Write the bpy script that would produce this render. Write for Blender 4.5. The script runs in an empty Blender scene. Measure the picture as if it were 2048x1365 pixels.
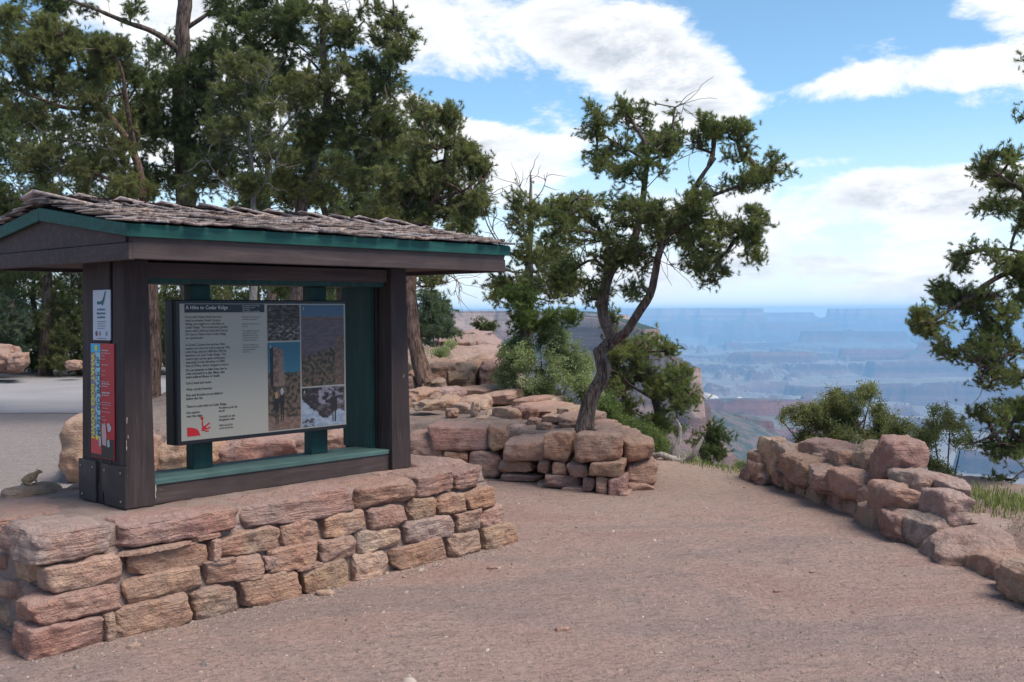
import bpy, bmesh, math, random
import numpy as np
from mathutils import Vector, Matrix

random.seed(7)
RNG = np.random.default_rng(7)
R = math.radians
scene = bpy.context.scene
COL = scene.collection

# ------------------------------------------------------------------ camera
FPX, HY, ROLL, CAMH = 2173.7, 625.0, 0.388, 1.532
PITCH = math.atan((682.5 - HY) / FPX)
cd = bpy.data.cameras.new("camera")
cd.sensor_width = 36.0
cd.lens = FPX / 2048 * 36
cd.clip_start = 0.05
cd.clip_end = 90000
cam = bpy.data.objects.new("camera", cd)
COL.objects.link(cam)
cam.location = (0, 0, CAMH)
cam.rotation_euler = (Matrix.Rotation(math.pi / 2 - PITCH, 4, 'X') @ Matrix.Rotation(R(-ROLL), 4, 'Z')).to_euler()
scene.camera = cam

# ------------------------------------------------------------------ render look
scene.view_settings.view_transform = 'Standard'
scene.view_settings.look = 'None'
scene.view_settings.exposure = 0.55
scene.view_settings.gamma = 1.0
scene.view_settings.use_curve_mapping = False
try:
    scene.cycles.use_denoising = True
    scene.cycles.max_bounces = 6
    scene.cycles.diffuse_bounces = 3
    scene.cycles.transmission_bounces = 3
    scene.cycles.transparent_max_bounces = 8
    scene.cycles.volume_bounces = 3
    scene.cycles.caustics_reflective = False
    scene.cycles.caustics_refractive = False
except Exception:
    pass


# ------------------------------------------------------------------ node helper
class NT:
    def __init__(self, tree):
        self.t = tree
        self.n = tree.nodes
        self.n.clear()

    def new(self, typ, **kw):
        nd = self.n.new(typ)
        for k, v in kw.items():
            setattr(nd, k, v)
        return nd

    def put(self, sock, v):
        if v is None:
            return
        if isinstance(v, bpy.types.NodeSocket):
            self.t.links.new(v, sock)
        else:
            if isinstance(v, (tuple, list)) and len(v) == 3 and sock.type == 'RGBA':
                v = (*v, 1)
            sock.default_value = v

    def m(self, op, a, b=None, c=None, clamp=False):
        nd = self.new('ShaderNodeMath', operation=op, use_clamp=clamp)
        self.put(nd.inputs[0], a)
        self.put(nd.inputs[1], b)
        self.put(nd.inputs[2], c)
        return nd.outputs[0]

    def vm(self, op, a, b=None):
        nd = self.new('ShaderNodeVectorMath', operation=op)
        self.put(nd.inputs[0], a)
        self.put(nd.inputs[1], b)
        return nd.outputs[0]

    def mix(self, f, a, b, mode='MIX'):
        nd = self.new('ShaderNodeMix', data_type='RGBA', blend_type=mode)
        self.put(nd.inputs[0], f)
        self.put(nd.inputs[6], a)
        self.put(nd.inputs[7], b)
        return nd.outputs[2]

    def ramp(self, f, stops, interp='LINEAR'):
        nd = self.new('ShaderNodeValToRGB')
        cr = nd.color_ramp
        cr.interpolation = interp
        while len(cr.elements) < len(stops):
            cr.elements.new(0.5)
        for e, (p, c) in zip(cr.elements, stops):
            e.position = p
            e.color = (*c, 1) if isinstance(c, (tuple, list)) else (c, c, c, 1)
        self.put(nd.inputs[0], f)
        return nd.outputs[0]

    def noise(self, vec, scale, detail=4, rough=0.55, dist=0.0, out=0):
        nd = self.new('ShaderNodeTexNoise')
        self.put(nd.inputs['Vector'], vec)
        nd.inputs['Scale'].default_value = scale
        nd.inputs['Detail'].default_value = detail
        nd.inputs['Roughness'].default_value = rough
        nd.inputs['Distortion'].default_value = dist
        return nd.outputs[out]

    def vor(self, vec, scale, feature='F1', out='Distance', rnd=1.0):
        nd = self.new('ShaderNodeTexVoronoi', feature=feature)
        self.put(nd.inputs['Vector'], vec)
        nd.inputs['Scale'].default_value = scale
        nd.inputs['Randomness'].default_value = rnd
        return nd.outputs[out]

    def ss(self, v, a, b):
        nd = self.new('ShaderNodeMapRange', interpolation_type='SMOOTHSTEP')
        self.put(nd.inputs[0], v)
        nd.inputs[1].default_value = a
        nd.inputs[2].default_value = b
        return nd.outputs[0]

    def scale(self, vec, s, loc=(0, 0, 0), rot=(0, 0, 0)):
        nd = self.new('ShaderNodeMapping')
        self.put(nd.inputs[0], vec)
        nd.inputs['Scale'].default_value = s
        nd.inputs['Location'].default_value = loc
        nd.inputs['Rotation'].default_value = rot
        return nd.outputs[0]

    def bump(self, h, strength=0.5, dist=0.02, normal=None):
        nd = self.new('ShaderNodeBump')
        nd.inputs['Strength'].default_value = strength
        nd.inputs['Distance'].default_value = dist
        self.put(nd.inputs['Height'], h)
        if normal is not None:
            self.put(nd.inputs['Normal'], normal)
        return nd.outputs[0]


# ------------------------------------------------------------------ world: sky with clouds
SUN_EL, SUN_AZ = 60, 112          # azimuth: degrees left(-)/right(+) of the view direction (+Y)
world = bpy.data.worlds.new("World")
scene.world = world
world.use_nodes = True
W = NT(world.node_tree)
tc = W.new('ShaderNodeTexCoord').outputs['Generated']
sky = W.new('ShaderNodeTexSky', sky_type='NISHITA')
sky.sun_disc = False
sky.sun_elevation = R(SUN_EL)
sky.sun_rotation = R(SUN_AZ)
sky.altitude = 2100
sky.air_density = 1.0
sky.dust_density = 0.6
sky.ozone_density = 1.6
sep = W.new('ShaderNodeSeparateXYZ')
W.put(sep.inputs[0], tc)
sx, sy, sz = sep.outputs
az = W.m('ARCTAN2', sx, sy)
el = W.m('ARCSINE', sz)


def blob(a, e, ra, re, rot=0.0, w=1.0):
    """soft elliptical patch of the sky round a compass direction (degrees)"""
    da = W.m('SUBTRACT', az, R(a))
    de = W.m('SUBTRACT', el, R(e))
    c, s = math.cos(R(rot)), math.sin(R(rot))
    u = W.m('ADD', W.m('MULTIPLY', da, c / R(ra)), W.m('MULTIPLY', de, s / R(ra)))
    v = W.m('ADD', W.m('MULTIPLY', da, -s / R(re)), W.m('MULTIPLY', de, c / R(re)))
    d = W.m('ADD', W.m('MULTIPLY', u, u), W.m('MULTIPLY', v, v))
    g = W.m('SUBTRACT', 1.0, d, clamp=True)
    return W.m('MULTIPLY', g, w)


def sk(px, py):
    return math.degrees(math.atan((px - 1024) / FPX)), math.degrees(math.atan((HY - py) / FPX))


def kb(px, py, rx, ry, rot=0, w=1.0):
    a, e = sk(px, py)
    return blob(a, e, rx / 37.8, ry / 37.8, rot, w)


blobs = [kb(1000, 60, 420, 130, -8, 0.9), kb(1300, 130, 260, 130, -18, 1.0), kb(1400, 190, 180, 90, -20, 0.5),
         kb(950, 300, 270, 110, -14, 0.75), kb(1180, 300, 420, 110, -4, 0.5),
         kb(1880, 185, 330, 46, 4, 0.95), kb(1740, 125, 110, 55, 20, 0.55), kb(2010, 60, 170, 75, -20, 0.85),
         kb(1640, 338, 130, 20, 4, 0.6), kb(1750, 410, 620, 60, 3, 0.6), kb(1900, 390, 260, 60, 0, 0.5),
         kb(1400, 480, 1000, 110, 0, 0.5), kb(1500, 570, 1400, 60, 0, 0.55), kb(300, 250, 700, 420, 0, 0.45), kb(500, 40, 300, 120, 0, 0.4),
         blob(-10, 50, 60, 22, 0, 0.5), blob(60, 45, 40, 20, 0, 0.4), blob(-90, 30, 60, 30, 0, 0.35),
         blob(150, 40, 40, 30, 0, 0.4)]
holes = [kb(1640, 70, 300, 110, 15, 0.8), kb(1800, 300, 420, 62, -4, 0.75), kb(960, 215, 180, 38, -18, 0.85),
         kb(1560, 190, 80, 130, 0, 0.35), kb(1010, 300, 80, 26, 10, 0.3)]
cov = blobs[0]
for b in blobs[1:]:
    cov = W.m('ADD', cov, b)
for b in holes:
    cov = W.m('SUBTRACT', cov, b)
def cloud_noise(vec):
    wv = W.scale(vec, (1, 1, 2.1))
    a = W.noise(wv, 7.5, 12, 0.68, 0.25)
    b = W.noise(wv, 2.0, 3, 0.5)
    return W.m('ADD', W.m('MULTIPLY', W.m('SUBTRACT', a, 0.5), 3.1), W.m('MULTIPLY', W.m('SUBTRACT', b, 0.5), 1.0))


dn0 = cloud_noise(tc)
dn1 = cloud_noise(W.vm('ADD', tc, (0.006, 0.004, 0.016)))
n3 = W.noise(W.scale(tc, (1, 1, 3.2), (3, 1, 2)), 5.0, 9, 0.62, 0.3)
dens = W.m('ADD', dn0, W.m('MULTIPLY', cov, 1.0))
cloud = W.ss(dens, 0.18, 0.80)
edge = W.ss(dens, 0.3, 1.3)
relief = W.m('SUBTRACT', dn0, dn1)
lit = W.m('ADD', W.m('MULTIPLY', relief, 1.35), 0.72, clamp=True)
body = W.m('MULTIPLY', edge, W.ss(n3, 0.40, 0.66))
shade = W.m('MULTIPLY', W.m('SUBTRACT', 1.0, lit), edge)
shade = W.m('ADD', W.m('MULTIPLY', shade, 0.95), W.m('MULTIPLY', body, 0.42), clamp=True)
lowb = W.ss(el, R(8.0), R(3.0))
shade = W.m('ADD', shade, W.m('MULTIPLY', lowb, W.m('MULTIPLY', W.ss(n3, 0.38, 0.6), 0.35)), clamp=True)
ccol = W.mix(shade, (8.1, 8.1, 8.15), (3.9, 4.4, 5.05))
# thin high veil everywhere, denser towards the horizon
veil = W.m('MULTIPLY', W.ss(el, R(11), R(0)), 0.85)
skyc = W.mix(1.0, sky.outputs[0], (0.95, 1.13, 1.10), 'MULTIPLY')
skyc = W.mix(1.0, skyc, (1.25, 1.25, 1.25), 'MULTIPLY')
base = W.mix(veil, skyc, (6.3, 6.9, 7.6))
full = W.mix(cloud, base, ccol)
bg = W.new('ShaderNodeBackground')
W.put(bg.inputs[0], full)
bg.inputs[1].default_value = 0.1
W.put(W.new('ShaderNodeOutputWorld').inputs[0], bg.outputs[0])

# ------------------------------------------------------------------ sun behind thin cloud
sl = bpy.data.lights.new("sun", 'SUN')
sl.energy = 3.6
sl.angle = R(36)
sl.color = (1.0, 0.93, 0.82)
sun = bpy.data.objects.new("sun", sl)
COL.objects.link(sun)
sd = Vector((math.sin(R(SUN_AZ)) * math.cos(R(SUN_EL)), math.cos(R(SUN_AZ)) * math.cos(R(SUN_EL)), math.sin(R(SUN_EL))))
sun.rotation_euler = sd.to_track_quat('Z', 'Y').to_euler()
sun.location = sd * 50


# ------------------------------------------------------------------ geometry helpers
def ray(px, py):
    x = (px - 1024) / FPX
    y = (682.5 - py) / FPX
    c, s = math.cos(-R(ROLL)), math.sin(-R(ROLL))
    x, y = x * c - y * s, x * s + y * c
    return Vector((x, math.cos(PITCH) + y * math.sin(PITCH), -math.sin(PITCH) + y * math.cos(PITCH)))


def at(px, py, d):
    r = ray(px, py)
    return Vector((0, 0, CAMH)) + r * (d / r.y)


def onz(px, py, z):
    r = ray(px, py)
    return Vector((0, 0, CAMH)) + r * ((z - CAMH) / r.z)


def tag(o, label=None, cat=None, group=None, kind=None):
    if label: o["label"] = label
    if cat: o["category"] = cat
    if group: o["group"] = group
    if kind: o["kind"] = kind
    return o


def thing(name, label, cat, loc=(0, 0, 0), rz=0.0, group=None):
    o = bpy.data.objects.new(name, None)
    o.empty_display_size = 0.1
    COL.objects.link(o)
    o.location = loc
    o.rotation_euler = (0, 0, rz)
    return tag(o, label, cat, group)


def link(name, me, mat=None, parent=None, col=None, loc=None):
    o = bpy.data.objects.new(name, me)
    COL.objects.link(o)
    if mat is not None:
        for mm in (mat if isinstance(mat, (list, tuple)) else [mat]):
            me.materials.append(mm)
    if parent is not None:
        o.parent = parent
    if col is not None:
        o.color = (*col, 1)
    if loc is not None:
        o.location = loc
    return o


def mesh_np(name, V, F, smooth=False):
    """V (n,3), F (m,k) integer array"""
    V = np.asarray(V, dtype=np.float32)
    F = np.asarray(F, dtype=np.int32)
    me = bpy.data.meshes.new(name)
    me.vertices.add(len(V))
    me.vertices.foreach_set('co', V.ravel())
    k = F.shape[1]
    me.loops.add(F.size)
    me.loops.foreach_set('vertex_index', F.ravel())
    me.polygons.add(len(F))
    me.polygons.foreach_set('loop_start', np.arange(0, F.size, k, dtype=np.int32))
    if smooth:
        me.polygons.foreach_set('use_smooth', np.ones(len(F), dtype=bool))
    me.update(calc_edges=True)
    return me


def set_col(me, name, C):
    a = me.color_attributes.new(name, 'FLOAT_COLOR', 'POINT')
    C = np.asarray(C, dtype=np.float32)
    if C.ndim == 1:
        C = np.repeat(C[:, None], 3, 1)
    C = np.hstack([C, np.ones((len(C), 1), dtype=np.float32)])
    a.data.foreach_set('color', C.ravel())


# numpy gradient noise -------------------------------------------------
_g = np.random.default_rng(3)
_perm = _g.permutation(512).astype(np.int64)
_perm = np.concatenate([_perm, _perm, _perm])
_grad = _g.normal(size=(512, 3))
_grad /= np.linalg.norm(_grad, axis=1)[:, None]


def pn(P):
    P = np.asarray(P, dtype=np.float64)
    i = np.floor(P).astype(np.int64)
    f = P - i
    u = f * f * f * (f * (f * 6 - 15) + 10)
    i &= 511
    out = 0
    for dx in (0, 1):
        wx = u[..., 0] if dx else 1 - u[..., 0]
        for dy in (0, 1):
            wy = u[..., 1] if dy else 1 - u[..., 1]
            for dz in (0, 1):
                wz = u[..., 2] if dz else 1 - u[..., 2]
                h = _perm[_perm[_perm[(i[..., 0] + dx) & 511] + ((i[..., 1] + dy) & 511)] % 512 + ((i[..., 2] + dz) & 511)] % 512
                g = _grad[h]
                out = out + wx * wy * wz * (g[..., 0] * (f[..., 0] - dx) + g[..., 1] * (f[..., 1] - dy) + g[..., 2] * (f[..., 2] - dz))
    return out


def fbm(P, octaves=4, gain=0.5, lac=2.03):
    P = np.asarray(P, dtype=np.float64)
    a, s = 1.0, 0
    for _ in range(octaves):
        s = s + a * pn(P)
        P = P * lac + 17.3
        a *= gain
    return s


def sst(v, a, b):
    t = np.clip((v - a) / (b - a), 0, 1)
    return t * t * (3 - 2 * t)


def n2d(x, y, sc, octaves=4, z=0.0, gain=0.5):
    return fbm(np.stack([x / sc, y / sc, np.full_like(x, z)], -1), octaves, gain)


# ------------------------------------------------------------------ materials
def material(name):
    m = bpy.data.materials.new(name)
    m.use_nodes = True
    return m, NT(m.node_tree)


def finish(T, col, rough=0.9, normal=None, spec=0.2, disp=None):
    p = T.new('ShaderNodeBsdfPrincipled')
    T.put(p.inputs['Base Color'], col)
    T.put(p.inputs['Roughness'], rough)
    p.inputs['Specular IOR Level'].default_value = spec
    if normal is not None:
        T.put(p.inputs['Normal'], normal)
    T.put(T.new('ShaderNodeOutputMaterial').inputs[0], p.outputs[0])
    return p


def stone_mat(name, strata=1.0, sat=1.0):
    m, T = material(name)
    geo = T.new('ShaderNodeNewGeometry')
    pos = geo.outputs['Position']
    oi = T.new('ShaderNodeObjectInfo')
    tint = oi.outputs['Color']
    big = T.noise(pos, 2.6, 4, 0.6)
    mid = T.noise(pos, 11, 5, 0.62, 0.5)
    fine = T.noise(pos, 60, 5, 0.7)
    grain = T.noise(pos, 260, 2, 0.6)
    c = T.mix(T.ss(big, 0.35, 0.68), tint, T.mix(1.0, tint, (1.10, 0.86, 0.78), 'MULTIPLY'))
    c = T.mix(T.m('MULTIPLY', T.ss(mid, 0.45, 0.72), 0.75), c, T.mix(1.0, tint, (1.35, 1.25, 1.08), 'MULTIPLY'))
    c = T.mix(T.m('MULTIPLY', T.ss(mid, 0.50, 0.30), 0.55), c, T.mix(1.0, tint, (0.68, 0.56, 0.52), 'MULTIPLY'))
    c = T.mix(T.m('MULTIPLY', T.ss(T.noise(pos, 5, 5, 0.6, 0.0), 0.55, 0.7), 0.38), c, (0.27, 0.23, 0.205))
    c = T.mix(T.m('MULTIPLY', T.ss(fine, 0.55, 0.75), 0.5), c, T.mix(1.0, c, (0.55, 0.5, 0.47), 'MULTIPLY'))
    c = T.mix(T.m('MULTIPLY', T.ss(grain, 0.5, 0.75), 0.35), c, T.mix(1.0, c, (1.5, 1.45, 1.4), 'MULTIPLY'))
    # dark lichen specks
    c = T.mix(T.m('MULTIPLY', T.ss(T.vor(pos, 34), 0.22, 0.1), T.m('MULTIPLY', T.ss(big, 0.5, 0.62), 0.55)), c, (0.07, 0.062, 0.055))
    # dust lying on upward faces
    nz = T.new('ShaderNodeSeparateXYZ')
    T.put(nz.inputs[0], geo.outputs['Normal'])
    dust = T.m('MULTIPLY', T.ss(nz.outputs[2], 0.35, 0.95), T.m('ADD', 0.35, T.m('MULTIPLY', mid, 0.55)))
    c = T.mix(dust, c, T.mix(0.5, T.mix(1.0, tint, (1.05, 1.0, 1.0), 'MULTIPLY'), (0.37, 0.265, 0.235)))
    lay = T.noise(T.scale(pos, (5, 5, 55)), 1.0, 4, 0.6, 0.7)
    h = T.m('ADD', T.m('MULTIPLY', mid, 1.4), T.m('MULTIPLY', fine, 0.6))
    h = T.m('ADD', h, T.m('MULTIPLY', lay, 0.9 * strata))
    h = T.m('ADD', h, T.m('MULTIPLY', T.noise(pos, 26, 5, 0.7, 0.8), 1.3))
    n = T.bump(h, 1.0, 0.026)
    finish(T, c, 0.92, n, 0.15)
    return m


M_STONE = stone_mat('stone_face')
M_SLAB = stone_mat('red_slab_stone', 1.6)
TAN, ROSE, RED, BUFF, GREYP = (0.40, 0.262, 0.198), (0.39, 0.262, 0.213), (0.35, 0.232, 0.20), (0.47, 0.345, 0.265), (0.38, 0.285, 0.255)
PAL = [TAN, ROSE, TAN, BUFF, RED, GREYP, ROSE, TAN]


def mortar_mat():
    m, T = material('mortar')
    pos = T.new('ShaderNodeNewGeometry').outputs['Position']
    a = T.noise(pos, 6, 5, 0.6)
    b = T.noise(pos, 70, 4, 0.7)
    c = T.ramp(a, [(0.3, (0.235, 0.165, 0.14)), (0.7, (0.35, 0.26, 0.23))])
    c = T.mix(T.m('MULTIPLY', T.ss(b, 0.5, 0.7), 0.5), c, (0.17, 0.125, 0.11))
    c = T.mix(T.m('MULTIPLY', T.ss(T.vor(pos, 55), 0.25, 0.12), 0.6), c, (0.42, 0.33, 0.29))
    finish(T, c, 0.95, T.bump(T.m('ADD', b, T.m('MULTIPLY', a, 2)), 0.9, 0.02), 0.1)
    return m


M_MORTAR = mortar_mat()


def ground_mat():
    m, T = material('dusty_gravel')
    geo = T.new('ShaderNodeNewGeometry')
    pos = geo.outputs['Position']
    flow = T.scale(pos, (1.0, 1.9, 1.0), (0, 0, 0), (0, 0, R(20)))
    big = T.noise(flow, 0.62, 5, 0.6, 0.8)
    med = T.noise(flow, 3.2, 5, 0.62, 0.6)
    fine = T.noise(pos, 34, 5, 0.75)
    grit = T.noise(pos, 150, 3, 0.7)
    c = T.ramp(big, [(0.30, (0.385, 0.236, 0.202)), (0.48, (0.44, 0.297, 0.254)), (0.58, (0.355, 0.258, 0.232)), (0.76, (0.28, 0.22, 0.207))])
    c = T.mix(T.m('MULTIPLY', T.ss(med, 0.45, 0.68), 0.45), c, (0.37, 0.248, 0.212))
    c = T.mix(T.m('MULTIPLY', T.ss(med, 0.47, 0.30), 0.50), c, (0.225, 0.165, 0.15))
    c = T.mix(T.m('MULTIPLY', T.ss(fine, 0.48, 0.66), 0.65), c, (0.155, 0.115, 0.105))
    c = T.mix(T.m('MULTIPLY', T.ss(T.noise(pos, 13, 5, 0.75), 0.5, 0.7), 0.35), c, (0.42, 0.31, 0.27))
    c = T.mix(T.m('MULTIPLY', T.ss(grit, 0.56, 0.72), 0.6), c, (0.50, 0.39, 0.34))
    c = T.mix(T.m('MULTIPLY', T.ss(T.vor(pos, 85), 0.2, 0.1), 0.6), c, (0.44, 0.37, 0.34))
    # far part of the trail painted lighter tan for the open light there
    sp = T.new('ShaderNodeSeparateXYZ')
    T.put(sp.inputs[0], pos)
    far = T.m('MULTIPLY', T.ss(sp.outputs[1], 6.5, 10.5), T.ss(sp.outputs[0], -0.5, 1.0))
    c = T.mix(T.m('MULTIPLY', far, 0.6), c, (0.44, 0.315, 0.255))
    # grey gravel apron on the left behind the plinth
    left = T.m('MULTIPLY', T.ss(T.m('ADD', sp.outputs[0], T.m('MULTIPLY', med, 1.5)), -1.6, -3.2), T.ss(sp.outputs[1], 6.0, 8.0))
    gg = T.mix(T.ss(fine, 0.42, 0.66), (0.33, 0.295, 0.29), (0.235, 0.205, 0.20))
    gg = T.mix(T.m('MULTIPLY', T.ss(med, 0.4, 0.7), 0.4), gg, (0.38, 0.34, 0.33))
    c = T.mix(T.m('MULTIPLY', left, 0.85), c, gg)
    # below the rim: scree and scrub colours
    low = T.ss(sp.outputs[2], -0.6, -2.5)
    c = T.mix(low, c, T.ramp(T.noise(pos, 1.3, 6, 0.65), [(0.4, (0.24, 0.17, 0.13)), (0.55, (0.09, 0.095, 0.05)), (0.7, (0.30, 0.23, 0.18))]))
    # planted bank and forest floor
    bank = T.m('MULTIPLY', T.ss(sp.outputs[2], 0.18, 0.36), 1.0)
    duff = T.ramp(T.noise(pos, 8, 6, 0.7), [(0.35, (0.20, 0.15, 0.125)), (0.5, (0.30, 0.225, 0.19)), (0.66, (0.38, 0.295, 0.25))])
    c = T.mix(T.m('MULTIPLY', bank, 0.85), c, T.mix(T.m('MULTIPLY', T.ss(fine, 0.5, 0.7), 0.6), duff, (0.12, 0.09, 0.075)))
    h = T.m('ADD', T.m('MULTIPLY', fine, 1.0), T.m('MULTIPLY', grit, 0.55))
    h = T.m('ADD', h, T.m('MULTIPLY', T.ss(T.vor(pos, 85), 0.3, 0.05), 0.4))
    h = T.m('ADD', h, T.m('MULTIPLY', med, 2.0))
    h = T.m('ADD', h, T.m('MULTIPLY', T.noise(flow, 9.0, 4, 0.6, 0.5), 2.2))
    finish(T, c, 0.95, T.bump(h, 1.0, 0.026), 0.12)
    return m


M_GROUND = ground_mat()


def asphalt_mat():
    m, T = material('worn_asphalt')
    pos = T.new('ShaderNodeNewGeometry').outputs['Position']
    a = T.noise(pos, 0.8, 4, 0.6)
    b = T.noise(pos, 60, 4, 0.7)
    c = T.ramp(a, [(0.3, (0.235, 0.225, 0.24)), (0.7, (0.285, 0.27, 0.28))])
    c = T.mix(T.m('MULTIPLY', T.ss(b, 0.5, 0.7), 0.5), c, (0.16, 0.155, 0.165))
    finish(T, c, 0.85, T.bump(b, 0.4, 0.01), 0.25)
    return m


M_ASPHALT = asphalt_mat()


def paint_mat(name, col, wear, wearcol, grain=(1, 1, 1), amt=0.25, rough=0.62):
    """painted timber: grain, faint streaks, chips of bare wood"""
    m, T = material(name)
    tcn = T.new('ShaderNodeTexCoord').outputs['Object']
    g = T.noise(T.scale(tcn, grain), 1.0, 5, 0.65, 0.4)
    pos = T.new('ShaderNodeNewGeometry').outputs['Position']
    patch = T.noise(pos, 3.0, 4, 0.6)
    dark = tuple(k * 0.62 for k in col)
    lite = tuple(min(1, k * 1.45 + 0.008) for k in col)
    c = T.mix(T.ss(patch, 0.3, 0.7), dark, col)
    c = T.mix(T.m('MULTIPLY', T.ss(g, 0.45, 0.75), 0.7), c, lite)
    chip = T.noise(pos, 9.0, 6, 0.72)
    c = T.mix(T.m('MULTIPLY', T.ss(chip, wear, wear + 0.025), amt), c, wearcol)
    scr = T.noise(T.scale(tcn, tuple(k * 2.2 for k in grain)), 1.0, 3, 0.7)
    c = T.mix(T.m('MULTIPLY', T.ss(scr, 0.66, 0.74), 0.25), c, tuple(min(1, k * 1.8 + 0.03) for k in col))
    finish(T, c, T.m('ADD', rough, T.m('MULTIPLY', patch, 0.25)), T.bump(g, 0.45, 0.006), 0.3)
    return m


WOODCHIP = (0.42, 0.34, 0.27)
M_BROWN_V = paint_mat('brown_paint_post', (0.046, 0.031, 0.030), 0.70, WOODCHIP, (30, 30, 2.2), 0.8)
M_BROWN_H = paint_mat('brown_paint_beam', (0.070, 0.047, 0.044), 0.71, WOODCHIP, (2.0, 30, 40), 0.8)
M_GREEN_H = paint_mat('green_paint_trim', (0.010, 0.076, 0.060), 0.745, (0.3, 0.34, 0.30), (2.0, 25, 40), 0.5, 0.5)
M_GREEN_V = paint_mat('green_paint_upright', (0.010, 0.048, 0.043), 0.76, (0.3, 0.34, 0.30), (25, 25, 2), 0.4, 0.5)
M_SILL = paint_mat('faded_green_sill', (0.075, 0.135, 0.125), 0.70, (0.3, 0.3, 0.27), (2.0, 25, 40), 0.5, 0.45)
M_METAL_BROWN = paint_mat('brown_sheet_metal', (0.040, 0.030, 0.031), 0.75, (0.25, 0.2, 0.17), (4, 4, 4), 0.4, 0.4)


def plain(name, col, rough=0.6, spec=0.3, var=0.12):
    m, T = material(name)
    pos = T.new('ShaderNodeNewGeometry').outputs['Position']
    n = T.noise(pos, 25, 4, 0.6)
    c = T.mix(T.m('MULTIPLY', n, var * 2), col, tuple(k * 0.7 for k in col))
    finish(T, c, rough, None, spec)
    return m


M_BLACK = plain('black_frame', (0.012, 0.012, 0.016), 0.4)
M_DARKTXT = plain('dark_print', (0.03, 0.028, 0.026), 0.6)
M_PAPER = plain('cream_panel', (0.29, 0.272, 0.232), 0.45, 0.4, 0.05)
M_WHITE = plain('white_print', (0.42, 0.42, 0.42), 0.5)
M_SIGNWHITE = plain('white_sign', (0.42, 0.45, 0.52), 0.45, 0.3, 0.05)
M_TEAL = plain('teal_print', (0.015, 0.09, 0.11), 0.5)
M_REDP = plain('red_print', (0.42, 0.012, 0.018), 0.45)
M_REDP2 = plain('light_red_print', (0.55, 0.05, 0.05), 0.45)
M_CYAN = plain('cyan_print', (0.02, 0.36, 0.62), 0.45)
M_PALEB = plain('pale_blue_print', (0.25, 0.50, 0.62), 0.45)
M_MAUVE = plain('mauve_print', (0.22, 0.17, 0.21), 0.5)
M_YEL = plain('yellow_print', (0.72, 0.62, 0.02), 0.45)
M_SKINP = plain('printed_figure', (0.5, 0.32, 0.30), 0.5)
M_GREYP = plain('grey_print', (0.20, 0.22, 0.25), 0.5)
M_CHIP = plain('bare_wood_chip', (0.40, 0.33, 0.27), 0.8)
M_SCREW = plain('steel_screw', (0.25, 0.22, 0.2), 0.4, 0.6)


def vcol_mat(name, attr='Col', rough=0.5):
    m, T = material(name)
    a = T.new('ShaderNodeAttribute', attribute_name=attr)
    finish(T, a.outputs['Color'], rough, None, 0.35)
    return m


M_PHOTO = vcol_mat('printed_photograph')


def shake_mat():
    m, T = material('weathered_cedar_shakes')
    a = T.new('ShaderNodeAttribute', attribute_name='tint').outputs['Color']
    tcn = T.new('ShaderNodeTexCoord').outputs['Object']
    g = T.noise(T.scale(tcn, (70, 5, 40)), 1.0, 5, 0.7, 0.3)
    p = T.noise(tcn, 7, 4, 0.6)
    c = T.mix(T.ss(g, 0.35, 0.7), (0.15, 0.105, 0.092), (0.37, 0.31, 0.295))
    c = T.mix(T.m('MULTIPLY', T.ss(p, 0.5, 0.7), 0.45), c, (0.13, 0.09, 0.075))
    c = T.mix(1.0, c, a, 'MULTIPLY')
    finish(T, c, 0.85, T.bump(g, 0.9, 0.006), 0.15)
    return m


M_SHAKE = shake_mat()


def bark_mat(name, c1, c2, sc=1.0):
    m, T = material(name)
    pos = T.new('ShaderNodeNewGeometry').outputs['Position']
    v = T.noise(T.scale(pos, (34 * sc, 34 * sc, 6 * sc)), 1.0, 6, 0.7, 0.9)
    w = T.noise(pos, 6, 4, 0.6)
    c = T.mix(T.ss(v, 0.38, 0.62), c1, c2)
    c = T.mix(T.m('MULTIPLY', T.ss(w, 0.5, 0.7), 0.35), c, tuple(k * 1.25 for k in c2))
    finish(T, c, 0.92, T.bump(v, 1.0, 0.03), 0.1)
    return m


M_BARK = bark_mat('rough_bark', (0.045, 0.030, 0.026), (0.20, 0.145, 0.12))
M_BARK_RED = bark_mat('reddish_bark', (0.06, 0.035, 0.028), (0.24, 0.155, 0.12))
M_DEAD = bark_mat('bleached_wood', (0.22, 0.18, 0.16), (0.46, 0.40, 0.36), 1.6)
M_GREYTWIG = bark_mat('grey_dead_twigs', (0.13, 0.11, 0.105), (0.32, 0.29, 0.27), 1.6)


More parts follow.
